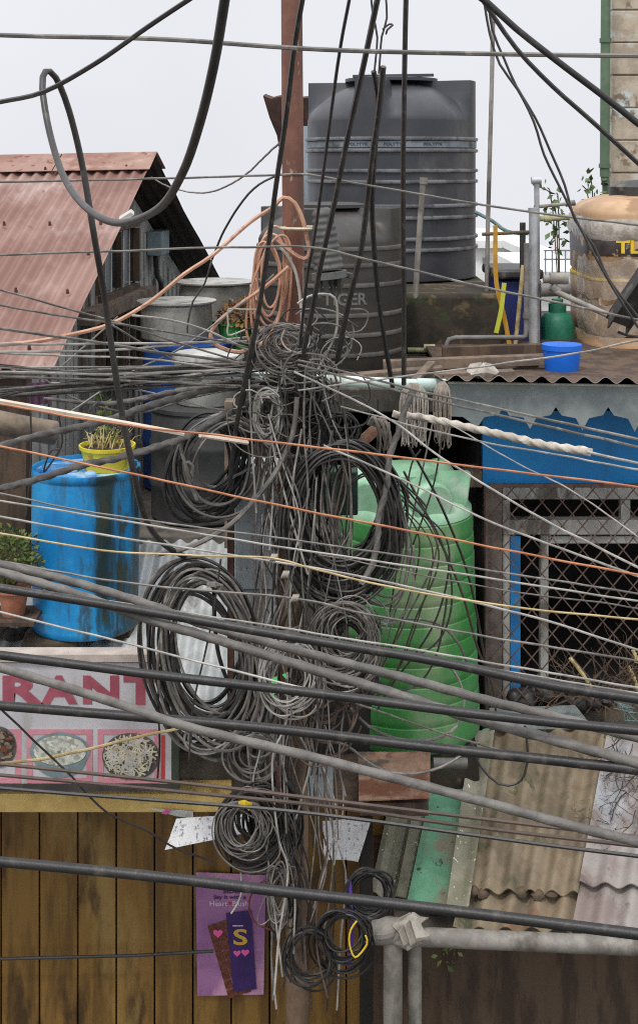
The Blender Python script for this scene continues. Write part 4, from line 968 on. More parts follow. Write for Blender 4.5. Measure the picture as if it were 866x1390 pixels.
# aqua pipe and rags by the deck edge
pipe('aqua_pipe', 'pale aqua pipe running level behind the pole under the deck', [(330, 508, 7.5), (440, 516, 7.45), (560, 522, 7.4), (606, 523, 7.4)], 15, m_aqua, sockets=[((566, 522, 7.4), (604, 523, 7.4), 1.15)])
def tassel(label, x0, y0, x1, ytop, ybot, Y, n, seed, m):
    rg = random.Random(seed); mb = MB()
    for i in range(n):
        sx = rg.uniform(-1, 1); cx = (x0+x1)/2; hw = (x1-x0)/2
        yb_ = ybot-rg.uniform(0, 26); wv = rg.uniform(-3, 3)
        pts = [P(cx+sx*hw*.25, ytop, Y), P(cx+sx*hw*.9, ytop+12, Y-.03), P(cx+sx*hw+wv, (ytop+yb_)/2, Y-.04+rg.uniform(-.03, .03)), P(cx+sx*hw*.8-wv, yb_, Y-.03+rg.uniform(-.03, .03))]
        if rg.random() < .4: pts += [P(cx+sx*hw*.8+3, yb_+3, Y), P(cx+sx*hw*.7+5, yb_-10, Y)]
        mb.tube(crom(pts, .025), rg.uniform(.0025, .004), 4)
    tag(obj('frayed_rope', mb, m), label, 'rope')
tassel('frayed white rope tassel hanging from the bracket by the pole', 543, 0, 580, 520, 606, 6.9, 60, 1, m_rag)
tassel('frayed grey rope tassel hanging beside the zinc fascia', 588, 0, 612, 518, 606, 7.0, 50, 2, mat('grey_rag', S(150,140,128), S(124,114,104), .9, 8))
bw = thing('cable_bracket', 'rusty clamp bracket wrapped in pale rag above the thick coil', 'bracket', P(505, 606, 5.95))
obj('bar', MB().bar(P(484, 606, 5.9), P(524, 570, 5.95), .05, .012, up=(0, 1, 0)), m_rusts, bw)
wrp = MB()
for i in range(9):
    t_ = i/8; wrp.tube(crom([P(500+t_*22, 576+6*t_, 5.86), P(508+t_*20+R.uniform(-4,4), 566+t_*8, 5.82), P(516+t_*14+R.uniform(-4,4), 582+t_*12, 5.84), P(512+t_*16+R.uniform(-5,5), 606+t_*10+R.uniform(-10,8), 5.88)], .02), R.uniform(.004,.009), 6)
obj('wrapping', wrp, m_rag, bw)

# ---------------------------------------------------------------- pole, closure, cabinet
Yo = 6.0
pl_ = thing('utility_pole', 'rust red steel pole carrying the tangle of wires', 'pole', V((P(402, 0, Yo).x, Yo, .13)))
pb = lambda y: P(396+8*min(y, 1200)/1200, y, Yo)
obj('shaft', MB().tube([pb(-90), pb(240), pb(620)], [14.3/F*Yo, 14.8/F*Yo, 14.5/F*Yo], 24), m_pole, pl_)
e = pb(1200); e.z = .13
obj('shaft', MB().tube([pb(621), pb(1100), e], [14/F*Yo, 15/F*Yo, 16/F*Yo], 24), m_polel, pl_)
obj('collar', MB().cyl(pb(235), pb(238), 16/F*Yo, n=24), m_pole, pl_)
obj('yellow_tag', MB().pbox(393, 1222, 401, 1266, Yo-.075, .006), m_yelp, pl_)
Yc = 5.82
cz_ = thing('splice_closure', 'grey ribbed cable closure strapped to the red pole', 'cable closure', P(446, 405, Yc))
k = Yc/F; ax = (P(437, 282, Yc), P(447, 372, Yc)); M = (ax[1]-ax[0]).to_track_quat('Z', 'Y').to_matrix(); Lc = (ax[1]-ax[0]).length
pf = [(.002, 0), (8*k, .001), (13*k, .012)]
for i in range(9):
    z = .02+i*(Lc-.03)/9; rr = (14+6*i/9)*k; dz = (Lc-.03)/9
    pf += [(rr, z), (rr*1.07, z+dz*.2), (rr*1.07, z+dz*.45), (rr, z+dz*.65)]
obj('dome', MB().lathe(pf, ax[0], 28, M=M), m_closure, cz_)
obj('flange', MB().lathe([(20*k, Lc-.012), (24*k, Lc-.01), (25*k, Lc+.018), (20*k, Lc+.022)], ax[0], 28, M=M), m_closure, cz_)
obj('latch', MB().bar(P(466, 372, Yc), P(478, 375, Yc), .02, .025), m_closure, cz_, bev=.004)
for i in range(4):
    x_ = 433+i*9; gl = MB()
    gl.tube([P(x_, 376, Yc-.02*(i % 2)), P(x_+1, 388, Yc-.02*(i % 2)), P(x_+1, 390, Yc-.02*(i % 2)), P(x_+2, 404-(i % 2)*6, Yc-.02*(i % 2))], [5*k, 5*k, 3.6*k, 3*k], 12); obj('gland', gl, m_closure, cz_)
stp = []
for i in range(25):
    a_ = 2*PI*i/24; stp.append(P(414, 309, 5.92)+V((math.cos(a_)*.108, math.sin(a_)*.085, -.002*i/24)))
obj('strap', MB().tube(stp, .007, 6), m_tie, cz_)
cab = thing('metal_cabinet', 'tall pale grey metal cabinet with rusty edges behind the hanging coils', 'cabinet', V((P(348, 0, 6.2).x, 6.3, .13)))
obj('body', MB().pbox(318, 634, 377, 1010, 6.14, .22), m_cab, cab, bev=.008)
obj('door', MB().pbox(323, 642, 373, 800, 6.125, .013), m_cab, cab, bev=.003)
for x0_, x1_ in ((309, 317.6), (377.4, 386)):
    obj('leg', MB().box((P(x0_, 0, 6.16).x, 6.15, P(0, 1030, 6.16).z), (P(x1_, 0, 6.16).x, 6.36, P(0, 632, 6.16).z)), m_rustf, cab)
tag(obj('junction_box', MB().pbox(436, 640, 486, 700, 6.1, .14), mat('dark_green_box_paint', S(44,74,62), S(34,58,50), .6, 6), bev=.008), 'dark green junction box inside the thick black coil', 'box')
tag(obj('steel_plate', MB().slab([P(398, 1030, 6.2), P(452, 1030, 6.2), P(452, 1086, 6.2), P(398, 1080, 6.2)], (0, .01, 0)), m_cab), 'grey steel plate behind the pole beside the rusty sheet', 'plate')
tag(obj('support_post', MB().box((P(338, 0, 6.45).x, 6.4, CZ-2.2), (P(352, 0, 6.45).x, 6.48, P(0, 560, 6.45).z)).box((0,0,0),(0,0,0)) if False else MB().box((P(303, 0, 7.2).x, 7.3, CZ-2.128), (P(326, 0, 7.2).x, 7.4, P(0, 545, 7.3).z)), m_woodl, bev=.004),
    'weathered wooden post behind the cabinet', 'post')

# ---------------------------------------------------------------- wires
def wire(name, label, pts, dep, wpx, m, cat='cable', group=None, twist=None, ext=(0, 0), n=None, step=None, taper=None, add=None):
    """A cable through picture points at real depths; ext runs it on past the frame in its own direction."""
    k = len(pts); p3 = []
    ln = [0]
    for a_, b_ in zip(pts, pts[1:]): ln.append(ln[-1]+math.hypot(b_[0]-a_[0], b_[1]-a_[1]))
    for i, q in enumerate(pts):
        if len(q) == 3: Y = q[2]
        else:
            t_ = ln[i]/ln[-1]
            Y = dep[0]+(dep[1]-dep[0])*t_ if len(dep) == 2 else (dep[0]*(1-t_)*(1-t_)+2*dep[1]*t_*(1-t_)+dep[2]*t_*t_)
        p3.append(P(q[0], q[1], Y))
    rr = wpx/2/F*(sum(dep)/len(dep))
    st_ = step or (max(.02, rr*1.4) if twist else (.018 if name in ('loose_wire', 'trailing_wire') else .04))
    path = crom(p3, st_)
    if ext[0] or ext[1]:
        def run(a_, b_, l_):
            d_ = (a_-b_).normalized(); k_ = max(2, int(l_/(.1 if not twist else st_))); return [a_+d_*(l_*(i+1)/k_) for i in range(k_)]
        if ext[0]: path = list(reversed(run(path[0], path[1], ext[0])))+path
        if ext[1]: path = path+run(path[-1], path[-2], ext[1])
    if not twist:                                          # hand-strung wires are never ruler straight
        sd = R.random()*90
        path = [p+V((0, noise.noise(V((i*2.2*st_, sd, 0)))*.006, noise.noise(V((i*2.6*st_, sd, 5)))*.004+(noise.noise(V((i*9*st_, sd, 8)))*.0024 if wpx < 5 else 0))) for i, p in enumerate(path)]
    r_ = rr if not taper else [rr*(taper[0]+(taper[1]-taper[0])*i/(len(path)-1)) for i in range(len(path))]
    nn = n or (12 if twist else (10 if wpx > 9 else 6))
    if twist: tw_ = (2*PI*0+twist[0]*rr*2, twist[1], twist[2])
    mb = MB().tube(path, r_, nn, twist=tw_ if twist else None)
    return tag(obj(name, mb, m_w[m]), label, cat, group)

TW = (3.2, .11, 3)
# thick cables across the foreground
wire('power_cable', 'thick black cable meeting the two grey twisted cables beside the barrel', [(0,797),(145,821),(270,842),(433,870),(600,898),(760,932),(866,949)], (3.0,2.7), 12.6, 'black', ext=(3,3))
wire('power_cable', 'upper grey twisted cable sloping from the barrel to the pale sheet', [(0,766),(100,790),(200,820),(270,845),(433,891),(540,918),(658,950),(745,971),(866,1002)], (3.15,2.85), 12, 'rope', twist=TW, ext=(3,3))
wire('power_cable', 'lower grey twisted cable sloping under the barrel to the roof sheets', [(0,776),(100,805),(200,840),(300,870),(433,911),(540,943),(628,971),(745,1003),(866,1036)], (3.05,2.6), 12.8, 'rope', twist=TW, ext=(3,3))
wire('power_cable', 'thick black cable passing just above the RANT lettering', [(0,889),(107,902),(215,916),(433,941),(640,967),(866,993)], (2.9,2.6), 12.6, 'black', ext=(3,3))
wire('power_cable', 'thick black cable crossing the sign between letters and pictures', [(0,957),(215,976),(433,997),(640,1021),(866,1045)], (2.9,2.6), 13.4, 'black', ext=(3,3))
wire('power_cable', 'thick grey cable cutting down across the RANT lettering to the tan roof sheet', [(0,906),(100,936),(190,965),(260,988),(433,1030),(640,1084),(760,1117),(866,1143)], (2.75,2.5), 12.6, 'rope', twist=(4.5,.06,2), ext=(3,3))
wire('power_cable', 'lowest thick black cable crossing the brown boards and poster', [(0,1170),(215,1190),(433,1215),(640,1240),(866,1269)], (2.7,2.4), 14.4, 'black', ext=(3,3))
for lab, y0, ym, y1 in (('top', 1037, 1084, 1136), ('middle', 1052, 1094, 1149), ('bottom', 1068, 1106, 1161)):
    wire('thin_cable', lab+' one of three parallel brown cables across the yellow beam', [(0,y0),(215,(y0+ym)/2-1),(433,ym),(640,(ym+y1)/2),(866,y1)], (3.4,3.1), 5.2, 'brown' if lab != 'bottom' else 'dark', group='three parallel cables across the beam', ext=(3,3))

# overhead and the big loop
wire('power_cable', 'grey level cable strung across the sky in front of the pole', [(0,48),(190,53),(433,66),(650,72),(866,75)], (3.6,3.6), 6.5, 'grey', ext=(4,4))
wire('power_cable', 'dark cable sweeping up through the sky over the rusty roof', [(0,138),(60,124),(130,86),(200,38),(262,-4)], (3.6,3.2), 7, 'dark', ext=(4,3))
wire('drop_cable', 'heavy black cable hanging in a wide loop before the rusty roof', [(312,-50,2.5),(302,20,2.6),(290,90,2.7),(272,165,2.85),(248,235,3.05),(215,284,3.3),(165,303,3.6),(120,284,3.9),(88,242,4.2),(68,180,4.4),(58,120,4.5),(62,97,4.55),(76,105,4.6),(94,150,4.65),(112,225,4.7),(128,320,4.7),(142,400,4.8),(152,470,4.85),(166,560,4.9),(184,650,4.95),(198,705,5.1),(225,740,5.5),(260,760,5.75)], (2.6,4.2), 13.5, 'dark', ext=(2,0), taper=(.78,.95), n=12)
wire('drop_cable', 'dark cable slanting down past the front of the red pole', [(412,-10),(400,60),(388,160),(375,250),(362,350),(350,430),(338,490),(328,540),(318,600),(312,660)], (4.6,5.75), 7, 'dark', ext=(2,0))
wire('drop_cable', 'thin cable slanting down from the sky to the closure', [(476,-10),(458,90),(430,300),(418,370),(410,440),(404,510)], (4.8,5.75), 4.5, 'dark', ext=(2,0))
wire('drop_cable', 'thick dark cable slanting down over the dusty dark tank', [(514,-10),(493,90),(470,195),(452,285),(436,356),(424,420),(412,480),(405,540)], (4.6,5.75), 7.5, 'dark', ext=(2,0))
wire('drop_cable', 'dark cable crossing left over the dusty tank face to its foot', [(520,90),(514,150),(506,205),(500,260),(490,339),(476,400),(466,446),(456,500)], (5.0,5.7), 8, 'dark')
wire('drop_cable', 'dark cable crossing right over the dusty tank to the aqua pipe', [(507,97),(513,140),(509,200),(505,282),(511,380),(520,450),(533,526)], (5.1,5.9), 7, 'black')
wire('drop_cable', 'straight vertical cable in front of the big black tank', [(551,-10),(549,90),(547,250),(548,400),(548,522)], (5.2,5.8), 7, 'dark', ext=(2,0))
for i, p in enumerate(([(503,-10),(506,20),(512,50),(508,98)], [(523,-10),(525,24),(518,50),(516,76),(514,100)])):
    wire('twine', ('curly wire tied to the cable over the big tank', 'kinked wire with a small knot above the big tank')[i], p, (5.0,5.0), 3, 'dark', ext=(2,0))
tag(obj('wire_knot', MB().tube(crom([P(519,40,5), P(528,33,5), P(533,34,4.98), P(526,40,4.97), P(524,46,5)], .01), .004, 6), m_w['dark']), 'small knot on the kinked wire above the tank', 'knot')
wire('power_cable', 'heavy black cable sloping down through the sky to the stone wall', [(640,-10),(662,4),(700,38),(760,85),(820,131),(866,168)], (3.4,3.4), 9.5, 'black', ext=(4,4))
wire('power_cable', 'second black cable sloping down below the heavy one', [(655,0),(700,65),(750,118),(800,163),(866,223)], (3.5,3.5), 6.5, 'black', ext=(4,4))
wire('twisted_wire', 'thin wire falling from the sky across the tan tank', [(655,-10),(664,45),(678,88),(702,122),(724,165),(738,210),(760,255),(785,305),(806,345),(832,392),(866,445)], (4.6,4.6), 3.5, 'dark', ext=(3,3))
wire('twisted_wire', 'second thin wire winding beside it across the tan tank', [(661,-10),(668,40),(684,80),(700,116),(726,160),(746,205),(766,252),(780,300),(806,335),(826,380),(866,432)], (4.7,4.7), 3.5, 'dark', ext=(3,3))
wire('span_wire', 'thin wire level with the rusty ridge running past the pole over the big tank', [(0,247),(190,243),(370,238),(410,236),(440,240),(560,262),(700,285),(866,306)], (5.2,5.6,4.8), 3.2, 'grey', ext=(4,4))
wire('span_wire', 'thin wire below the first running over the rusty roof and dusty tank', [(0,346),(140,342),(300,336),(420,335),(490,350),(650,388),(866,434)], (5.0,5.5,4.6), 3.4, 'grey', ext=(4,4))
wire('twisted_wire', 'thin kinked wire sagging from the house gable to the pole', [(205,240),(222,250),(240,257),(275,262),(305,254),(335,236),(358,214),(382,192)], (9.4,6.0), 2.6, 'grey')
wire('span_wire', 'dark curved wire rising from the rusty gable to the pole collar', [(288,352),(305,312),(330,272),(352,250),(376,238)], (6.4,5.9), 3.2, 'dark')
wire('span_wire', 'fine dark wire hanging down to the aluminium pot', [(290,345),(278,385),(262,410),(255,440),(255,452)], (6.4,6.4), 2.6, 'dark')

# salmon hose
wire('hose', 'salmon hose rising from the rusty eave to the pole', [(0,468),(45,464),(90,456),(150,440),(205,408),(250,372),(290,346),(340,302),(372,281)], (5.4,5.8), 6, 'salmon', cat='hose', ext=(3,0))
wire('hose', 'salmon hose arching over the pole behind the strap', [(372,281),(384,268),(400,276),(412,302),(418,330),(420,345),(412,352),(395,342),(375,325)], (5.85,5.85), 6, 'salmon', cat='hose')
wire('hose', 'wide salmon hose loop hanging below the coiled hose', [(392,362),(360,390),(325,414),(295,438),(286,456),(296,470),(325,478),(352,470),(372,455)], (5.8,5.8), 6, 'salmon', cat='hose')

def coil(label, cx, cy, Y, rx, ry, n, wpx, m, seed, jit=.12, dj=.05, tilt=0, loose=None, cat='cable coil', arc=1.0, a0=0, name='cable_coil', tie=None, sag=0, inner=None, group=None):
    """One hank of cable: every turn an ellipse of its own size, tilt and depth, all one length of cable."""
    rg = random.Random(seed); pts = []; steps = 26
    if loose is None: loose = 1.0 if wpx > 3.3 else 2.0
    for t_ in range(n):
        q = 1-jit*2*rg.random()**1.2 if inner is None else inner+(1-inner)*rg.random()
        if rg.random() < .16: q *= rg.uniform(1.04, 1.16)
        qx, qy = rx*q*rg.uniform(.88, 1.06), ry*q*rg.uniform(.93, 1.05); ox, oy = rg.uniform(-1, 1)*rx*.09*loose, rg.uniform(-1, 1)*ry*.05*loose
        tl = tilt+rg.gauss(0, .1*loose); oz = rg.uniform(-dj, dj); e2 = rg.uniform(-.12, .12)*loose; ph = rg.uniform(0, 6.28)
        for i in range(steps):
            a_ = a0+2*PI*i/steps; w2 = 1+e2*math.cos(2*a_+ph)*.5+.03*math.sin(3*a_+ph)
            x_, y_ = math.cos(a_)*qx*w2, math.sin(a_)*qy*w2
            X, Z = x_*math.cos(tl)-y_*math.sin(tl), x_*math.sin(tl)+y_*math.cos(tl)
            pts.append(P(cx+ox+X, cy+oy-(ry-qy)*.55+Z, Y+oz+.02*math.sin(a_+t_)))
    sm_ = []
    for i in range(len(pts)):                               # ease the step from one turn into the next
        lo_, hi_ = max(0, i-2), min(len(pts), i+3); sm_.append(sum(pts[lo_:hi_], V((0, 0, 0)))/(hi_-lo_))
    o = obj(name, MB().tube(crom(sm_, .02), wpx/2/F*Y, 5), m_w[m]); tag(o, label, cat, group)
    if tie:
        for tx, ty, ln_, mm in tie:
            tb_ = MB()
            for k_ in range(3):
                tb_.tube(crom([P(tx-ln_, ty+k_*2-2, Y-.06), P(tx, ty-3+k_*2, Y-.1), P(tx+ln_, ty+2-k_, Y-.06), P(tx+ln_*.6, ty+8, Y-.03)], .02), .005, 5)
            obj('tie', tb_, m_w[mm], o)
    return o
coil('large loose coil of thick grey cable hanging before the white roof', 279, 888, 5.7, 76, 130, 15, 4.6, 'dark', 1, jit=.15, tilt=-.12)
coil('second big ring of cable sharing the hook before the white roof', 284, 892, 5.62, 70, 124, 9, 3.8, 'grey', 2, jit=.1, tilt=-.14, tie=[(292, 794, 10, 'light')])
coil('inner narrow ring of cable inside the big white roof coil', 278, 890, 5.66, 58, 98, 5, 5, 'dark', 3, jit=.1, tilt=-.16)
coil('single wide pale loop of cable round the big coil', 266, 885, 5.75, 70, 140, 2, 5, 'grey', 4, jit=.1, tilt=-.1)
coil('thick black coil hanging before the green junction box', 465, 708, 5.75, 92, 110, 26, 4.6, 'black', 5, jit=.2, tilt=.06)
coil('dense dark coil hanging over the green junction box', 462, 714, 5.68, 88, 118, 22, 3.8, 'dark', 6, jit=.18, tilt=.04)
coil('grey outer turns of the coil reaching over the green tank', 500, 730, 5.72, 66, 132, 6, 3.6, 'grey', 7, jit=.2, tilt=-.22)
coil('dark cable turns sagging wide across the green tank', 540, 800, 5.9, 92, 165, 2, 3.0, 'dark', 8, jit=.16, tilt=-.3)
coil('black coil hooked behind the cabinet beside the dark drum', 282, 640, 6.0, 56, 80, 14, 5, 'black', 9, jit=.2, tilt=.3)
coil('grey coil turns arching over the cabinet top', 300, 640, 5.95, 72, 88, 8, 4, 'grey', 10, jit=.25, tilt=.45)
coil('neat coil of pale wire in front of the pole with green scraps', 394, 922, 5.58, 44, 56, 13, 2.4, 'light', 11, jit=.16)
coil('darker coil of thin wire around the pale pole coil', 400, 912, 5.66, 46, 62, 10, 3, 'grey', 12, jit=.22)
coil('bird-nest ball of thin wire beside the green tank', 468, 876, 5.65, 52, 64, 38, 2.2, 'grey', 13, jit=.32, dj=.08)
coil('dark thin wire ball behind the bird-nest coil', 470, 900, 5.75, 56, 80, 22, 2.4, 'dark', 14, jit=.35, dj=.08)
coil('silvery wire coil tied with a yellow twist below the beam', 331, 1132, 5.5, 43, 48, 12, 2.0, 'grey', 15, jit=.24, dj=.03, tie=[(333, 1091, 8, 'yellow')])
coil('dark messy coil behind the silvery yellow-tied coil', 345, 1125, 5.62, 50, 60, 34, 2.6, 'dark', 16, jit=.28, dj=.07)
coil('black cable bunch above the chocolate poster', 372, 1112, 5.75, 42, 66, 14, 4, 'black', 17, jit=.3, dj=.06)
coil('long narrow coil of pale wire hanging beside the poster', 377, 1218, 5.6, 14, 48, 13, 2.2, 'grey', 18, jit=.2)
coil('dark narrow coil overlapping the long pale one', 382, 1222, 5.68, 18, 52, 8, 3, 'dark', 19, jit=.2)
coil('round black coil with a violet wire beside the mossy sheet', 503, 1216, 5.7, 33, 36, 12, 3, 'black', 20, jit=.16, tilt=.2)
coil('low dark coil with a yellow wire at the pole foot', 466, 1278, 5.62, 42, 44, 14, 3, 'black', 21, jit=.2)
coil('lowest coil of dark cable beside the pole foot', 420, 1300, 5.6, 38, 44, 10, 3, 'dark', 22, jit=.2)
coil('small slack hank of pale wire hanging on the pole above the cabinet', 364, 566, 5.72, 22, 40, 13, 3, 'light', 23, jit=.22)
coil('curly nest of silver wire around the pole above the junction', 388, 478, 5.8, 50, 40, 30, 2.0, 'grey', 24, jit=.4, dj=.14)
coil('springy loops of black wire beside the clamp bracket', 462, 590, 5.78, 30, 34, 12, 2.6, 'black', 25, jit=.35, dj=.06)
coil('coiled salmon hose hanging on the red pole', 366, 392, 5.86, 26, 82, 7, 3.6, 'salmon', 26, jit=.25, dj=.05, cat='hose coil', name='hose_coil')
coil('tangle of dark wire packed behind the pole junction', 400, 560, 5.9, 62, 62, 40, 2.6, 'dark', 27, jit=.42, dj=.08)
coil('tangled brown wire sagging below the bird-nest coil', 440, 970, 5.7, 55, 60, 12, 3, 'brown', 28, jit=.4, dj=.07)
coil('loose loops of grey wire above the silvery coil', 345, 1035, 5.65, 48, 46, 9, 3, 'grey', 29, jit=.4, dj=.06)
coil('drooping pale loops under the white roof coil', 285, 1005, 5.6, 38, 26, 4, 3.6, 'grey', 30, jit=.25)
tag(obj('green_scrap', MB().slab([P(368, 922, 5.54), P(376, 918, 5.54), P(378, 938, 5.54), P(370, 944, 5.54)], (0, .003, 0)).slab([P(383, 916, 5.54), P(388, 914, 5.54), P(389, 922, 5.54)], (0, .003, 0)), mat('green_scrap_plastic', S(90,200,110), None, .5)), 'green plastic scraps caught in the pale pole coil', 'scrap')

# copper and cream wires
wire('copper_wire', 'orange wire running under the glossy pale tube across the pole', [(0,549),(140,572),(250,586),(433,607),(650,634),(866,661)], (4.0,3.8), 3.3, 'orange', ext=(4,4))
wire('copper_wire', 'lower orange wire passing over the blue barrel to the lattice window', [(0,606),(110,629),(250,658),(433,697),(650,740),(866,780)], (4.0,3.8), 3.3, 'orange', ext=(4,4))
wire('plastic_tube', 'glossy pale tube sloping over the yellow pot', [(0,544),(100,562),(200,580),(250,589)], (4.6,4.8), 7, 'bright', cat='tube', ext=(3,0))
wire('plastic_tube', 'short glossy pale tube end beside the cabinet top', [(272,591),(310,597),(336,601)], (5.0,5.2), 6, 'bright', cat='tube')
wire('cream_wire', 'cream wire sagging over the blue barrel and big coil', [(0,724),(80,737),(160,748),(270,754),(370,758),(433,775),(550,801),(700,824),(866,841)], (4.4,4.2), 3, 'cream', ext=(4,4))
steel = [
 ('upper steel line over the blue barrel front', [(0,669),(135,697),(433,738),(650,771),(866,807)], 3),
 ('steel line just below the upper barrel line', [(0,680),(135,702),(433,750),(650,783),(866,816)], 3),
 ('steel line sloping from barrel to lattice foot', [(0,702),(230,740),(433,772),(600,806),(740,842),(866,883)], 3.4),
 ('steel line with wire grips over the big coil', [(0,762),(190,793),(400,812),(480,830),(600,853),(866,898)], 3.4),
 ('thin line falling from barrel foot to bird-nest coil', [(0,830),(200,880),(375,925),(433,938)], 3.2),
 ('upper of the pale lines skimming the green tank foot', [(60,800),(145,815),(433,860),(673,901),(866,934)], 3),
 ('lower of the pale lines skimming the green tank foot', [(300,846),(433,866),(673,908),(866,941)], 2.6),
 ('steep steel line from the deck to the lattice corner', [(400,505),(523,565),(600,622),(728,700),(866,771)], 3.2),
 ('steep steel line from the thick coil across the lattice', [(440,605),(540,648),(648,700),(760,744),(866,782)], 3.2),
 ('faint line sloping across the blue panel', [(463,552),(600,588),(740,615),(866,637)], 2.6),
 ('fine line slanting from the rope across the blue panel', [(600,570),(700,628),(780,668),(866,730)], 2),
 ('upper twin line under the zinc fascia', [(405,490),(433,496),(600,538),(866,596)], 3.6),
 ('lower twin line under the zinc fascia', [(405,495),(433,502),(600,546),(866,607)], 3.6),
 ('thin line across the roof sheets below the green tank', [(483,955),(600,995),(740,1036)], 3),
 ('fine line crossing the green tank to the window foot', [(433,752),(640,793),(866,826)], 2),
 ('line rising across the dusty tank foot to the bucket', [(405,530),(520,514),(620,502),(760,483),(866,462)], 2.6),
]
for lab, pts, w_ in steel:
    wire('steel_wire', lab, pts, (4.6,4.3) if pts[0][0] < 60 else (5.6,4.3), w_, R.choice(['grey', 'light', 'grey']), ext=(4 if pts[0][0] == 0 else 0, 4 if pts[-1][0] == 866 else 0))
for i, (x_, y_) in enumerate(((371, 757), (387, 780), (400, 812))):
    gm = MB()
    for k_ in range(4):
        gm.tube([P(x_-3+k_*2.2, y_, 4.38)+V((math.cos(a_)*.004, math.sin(a_)*.011, math.cos(a_)*.011)) for a_ in [2*PI*j/10 for j in range(11)]], .0026, 5)
    tag(obj('wire_grip', gm, m_rag), ('wire grip on the cream wire above the coils', 'wire grip between the cream and steel lines', 'wire grip on the steel line over the big coil')[i], 'wire grip')

# twisted ropes
RP = (2.6, .24, 3)
wire('twisted_rope', 'grey twisted bundle sloping up from the log to the junction', [(0,606),(50,592),(140,572),(200,552),(270,532),(345,512)], (5.2,5.8), 9, 'rope', cat='rope', twist=RP, ext=(3,0), taper=(.5,1.1))
wire('twisted_rope', 'dark twisted bundle crossing the barrel rim', [(0,664),(60,648),(110,632),(160,622),(215,606),(250,594),(300,566),(350,540)], (5.2,5.8), 9, 'rope', cat='rope', twist=RP, ext=(3,0), taper=(.5,1.1))
wire('twisted_rope', 'upper twisted bundle above the yellow pot', [(60,541),(140,548),(190,542),(240,532),(300,527),(360,520)], (5.5,5.8), 10, 'rope', cat='rope', twist=RP, taper=(.4,1.1))
wire('twisted_rope', 'white twisted rope running over the blue panel', [(535,562),(580,568),(680,590),(740,604),(800,613)], (5.9,5.0), 10, 'white', cat='rope', twist=RP)
wire('steel_wire', 'pale line leading on from the white twisted rope', [(795,612),(866,629)], (5.0,4.9), 4, 'light', ext=(0,4))
wire('twisted_rope', 'thick twisted rope hanging down through the black coil', [(562,528),(548,560),(540,588),(528,622),(524,665),(514,700),(512,735),(505,768),(490,792)], (5.7,5.6), 8.5, 'rope', cat='rope', twist=RP)
wire('twisted_rope', 'wrapped dark bundle running down beside the pole', [(345,465),(338,500),(330,530),(322,560)], (5.7,5.72), 11, 'dark', cat='rope', twist=RP)
wire('twisted_rope', 'taped dark bundle coming off the pole junction', [(424,430),(416,460),(410,490),(405,530)], (5.7,5.72), 10, 'dark', cat='rope', twist=RP)
gr_ = thing('cable_grip', 'pale dead-end cable grip above the dark drum', 'cable grip', P(255, 520, 5.6))
obj('body', MB().tube([P(226, 515, 5.6), P(272, 514, 5.65)], .012, 10), m_alu, gr_)
obj('bail', MB().tube(crom([P(180, 512, 5.6), P(205, 507, 5.58), P(222, 512, 5.6), P(226, 516, 5.6), P(218, 521, 5.6), P(195, 520, 5.6)], .03), .006, 6), m_alu, gr_)
obj('bail', MB().tube(crom([P(270, 514, 5.65), P(300, 508, 5.7), P(350, 512, 5.75), P(350, 520, 5.75), P(310, 524, 5.7), P(272, 518, 5.65)], .03), .009, 6), m_aqua, gr_)

# fan of thin wires reaching the junction from the rusty house side
fan = [
 ('highest fan wire crossing the rusty roof foot', [(0,393),(110,424),(160,438),(250,468),(330,492),(395,510)], 2.8),
 ('second fan wire over the rusty roof foot', [(0,414),(110,432),(220,449),(330,470),(395,488)], 2.8),
 ('thicker fan wire leaving the rusty eave', [(0,445),(75,456),(150,467),(220,479),(320,492),(400,504)], 4.2),
 ('level fan wire along the blue drum top', [(0,467),(80,467),(150,466),(220,466),(335,463)], 3.4),
 ('dark fan wire rising along the rusty eave', [(0,478),(150,476),(220,470),(335,458)], 3.4),
 ('pale fan wire below the eave', [(0,480),(100,484),(220,489),(400,516)], 2.8),
 ('fan wire climbing gently over the white bucket', [(0,513),(100,504),(220,498),(400,488)], 3.2),
 ('fan wire level over the cable grip', [(0,505),(120,508),(220,506),(400,498)], 3.8),
 ('fan wire sloping under the cable grip', [(0,511),(220,519),(400,528)], 3.4),
 ('long pale fan wire over the purple cloth', [(0,530),(100,520),(220,507),(400,500)], 2.8),
 ('dark fan wire over the purple cloth', [(0,540),(60,525),(150,510),(260,500),(400,496)], 3),
 ('fan wire crossing up over the house wall', [(78,502),(140,448),(160,430)], 2.6),
 ('crossing fan wire up to the dark drum', [(150,440),(200,470),(260,500),(330,525)], 2.8),
 ('pale crossing fan wire by the aluminium pot', [(180,428),(230,434),(285,450),(345,480),(390,494)], 3.2),
 ('fan wire slanting up past the pots to the pole', [(95,560),(180,505),(250,470),(330,410),(372,372)], 3.2),
 ('thin slack wire over the barrel lid', [(135,545),(122,556),(125,570),(150,575),(180,590)], 2.6),
 ('fan wire dipping behind the yellow pot plant', [(60,515),(110,545),(190,560),(260,540),(340,524)], 3),
 ('fine fan wire through the dark drum front', [(70,520),(180,528),(300,556),(380,560)], 2.4),
]
for lab, pts, w_ in fan:
    wire('fan_wire', lab, pts, (5.0,5.85) if pts[0][0] == 0 else (5.5,5.85), w_, R.choice(['grey', 'dark', 'grey', 'light']), cat='wire', ext=(4 if pts[0][0] == 0 else 0, 0))
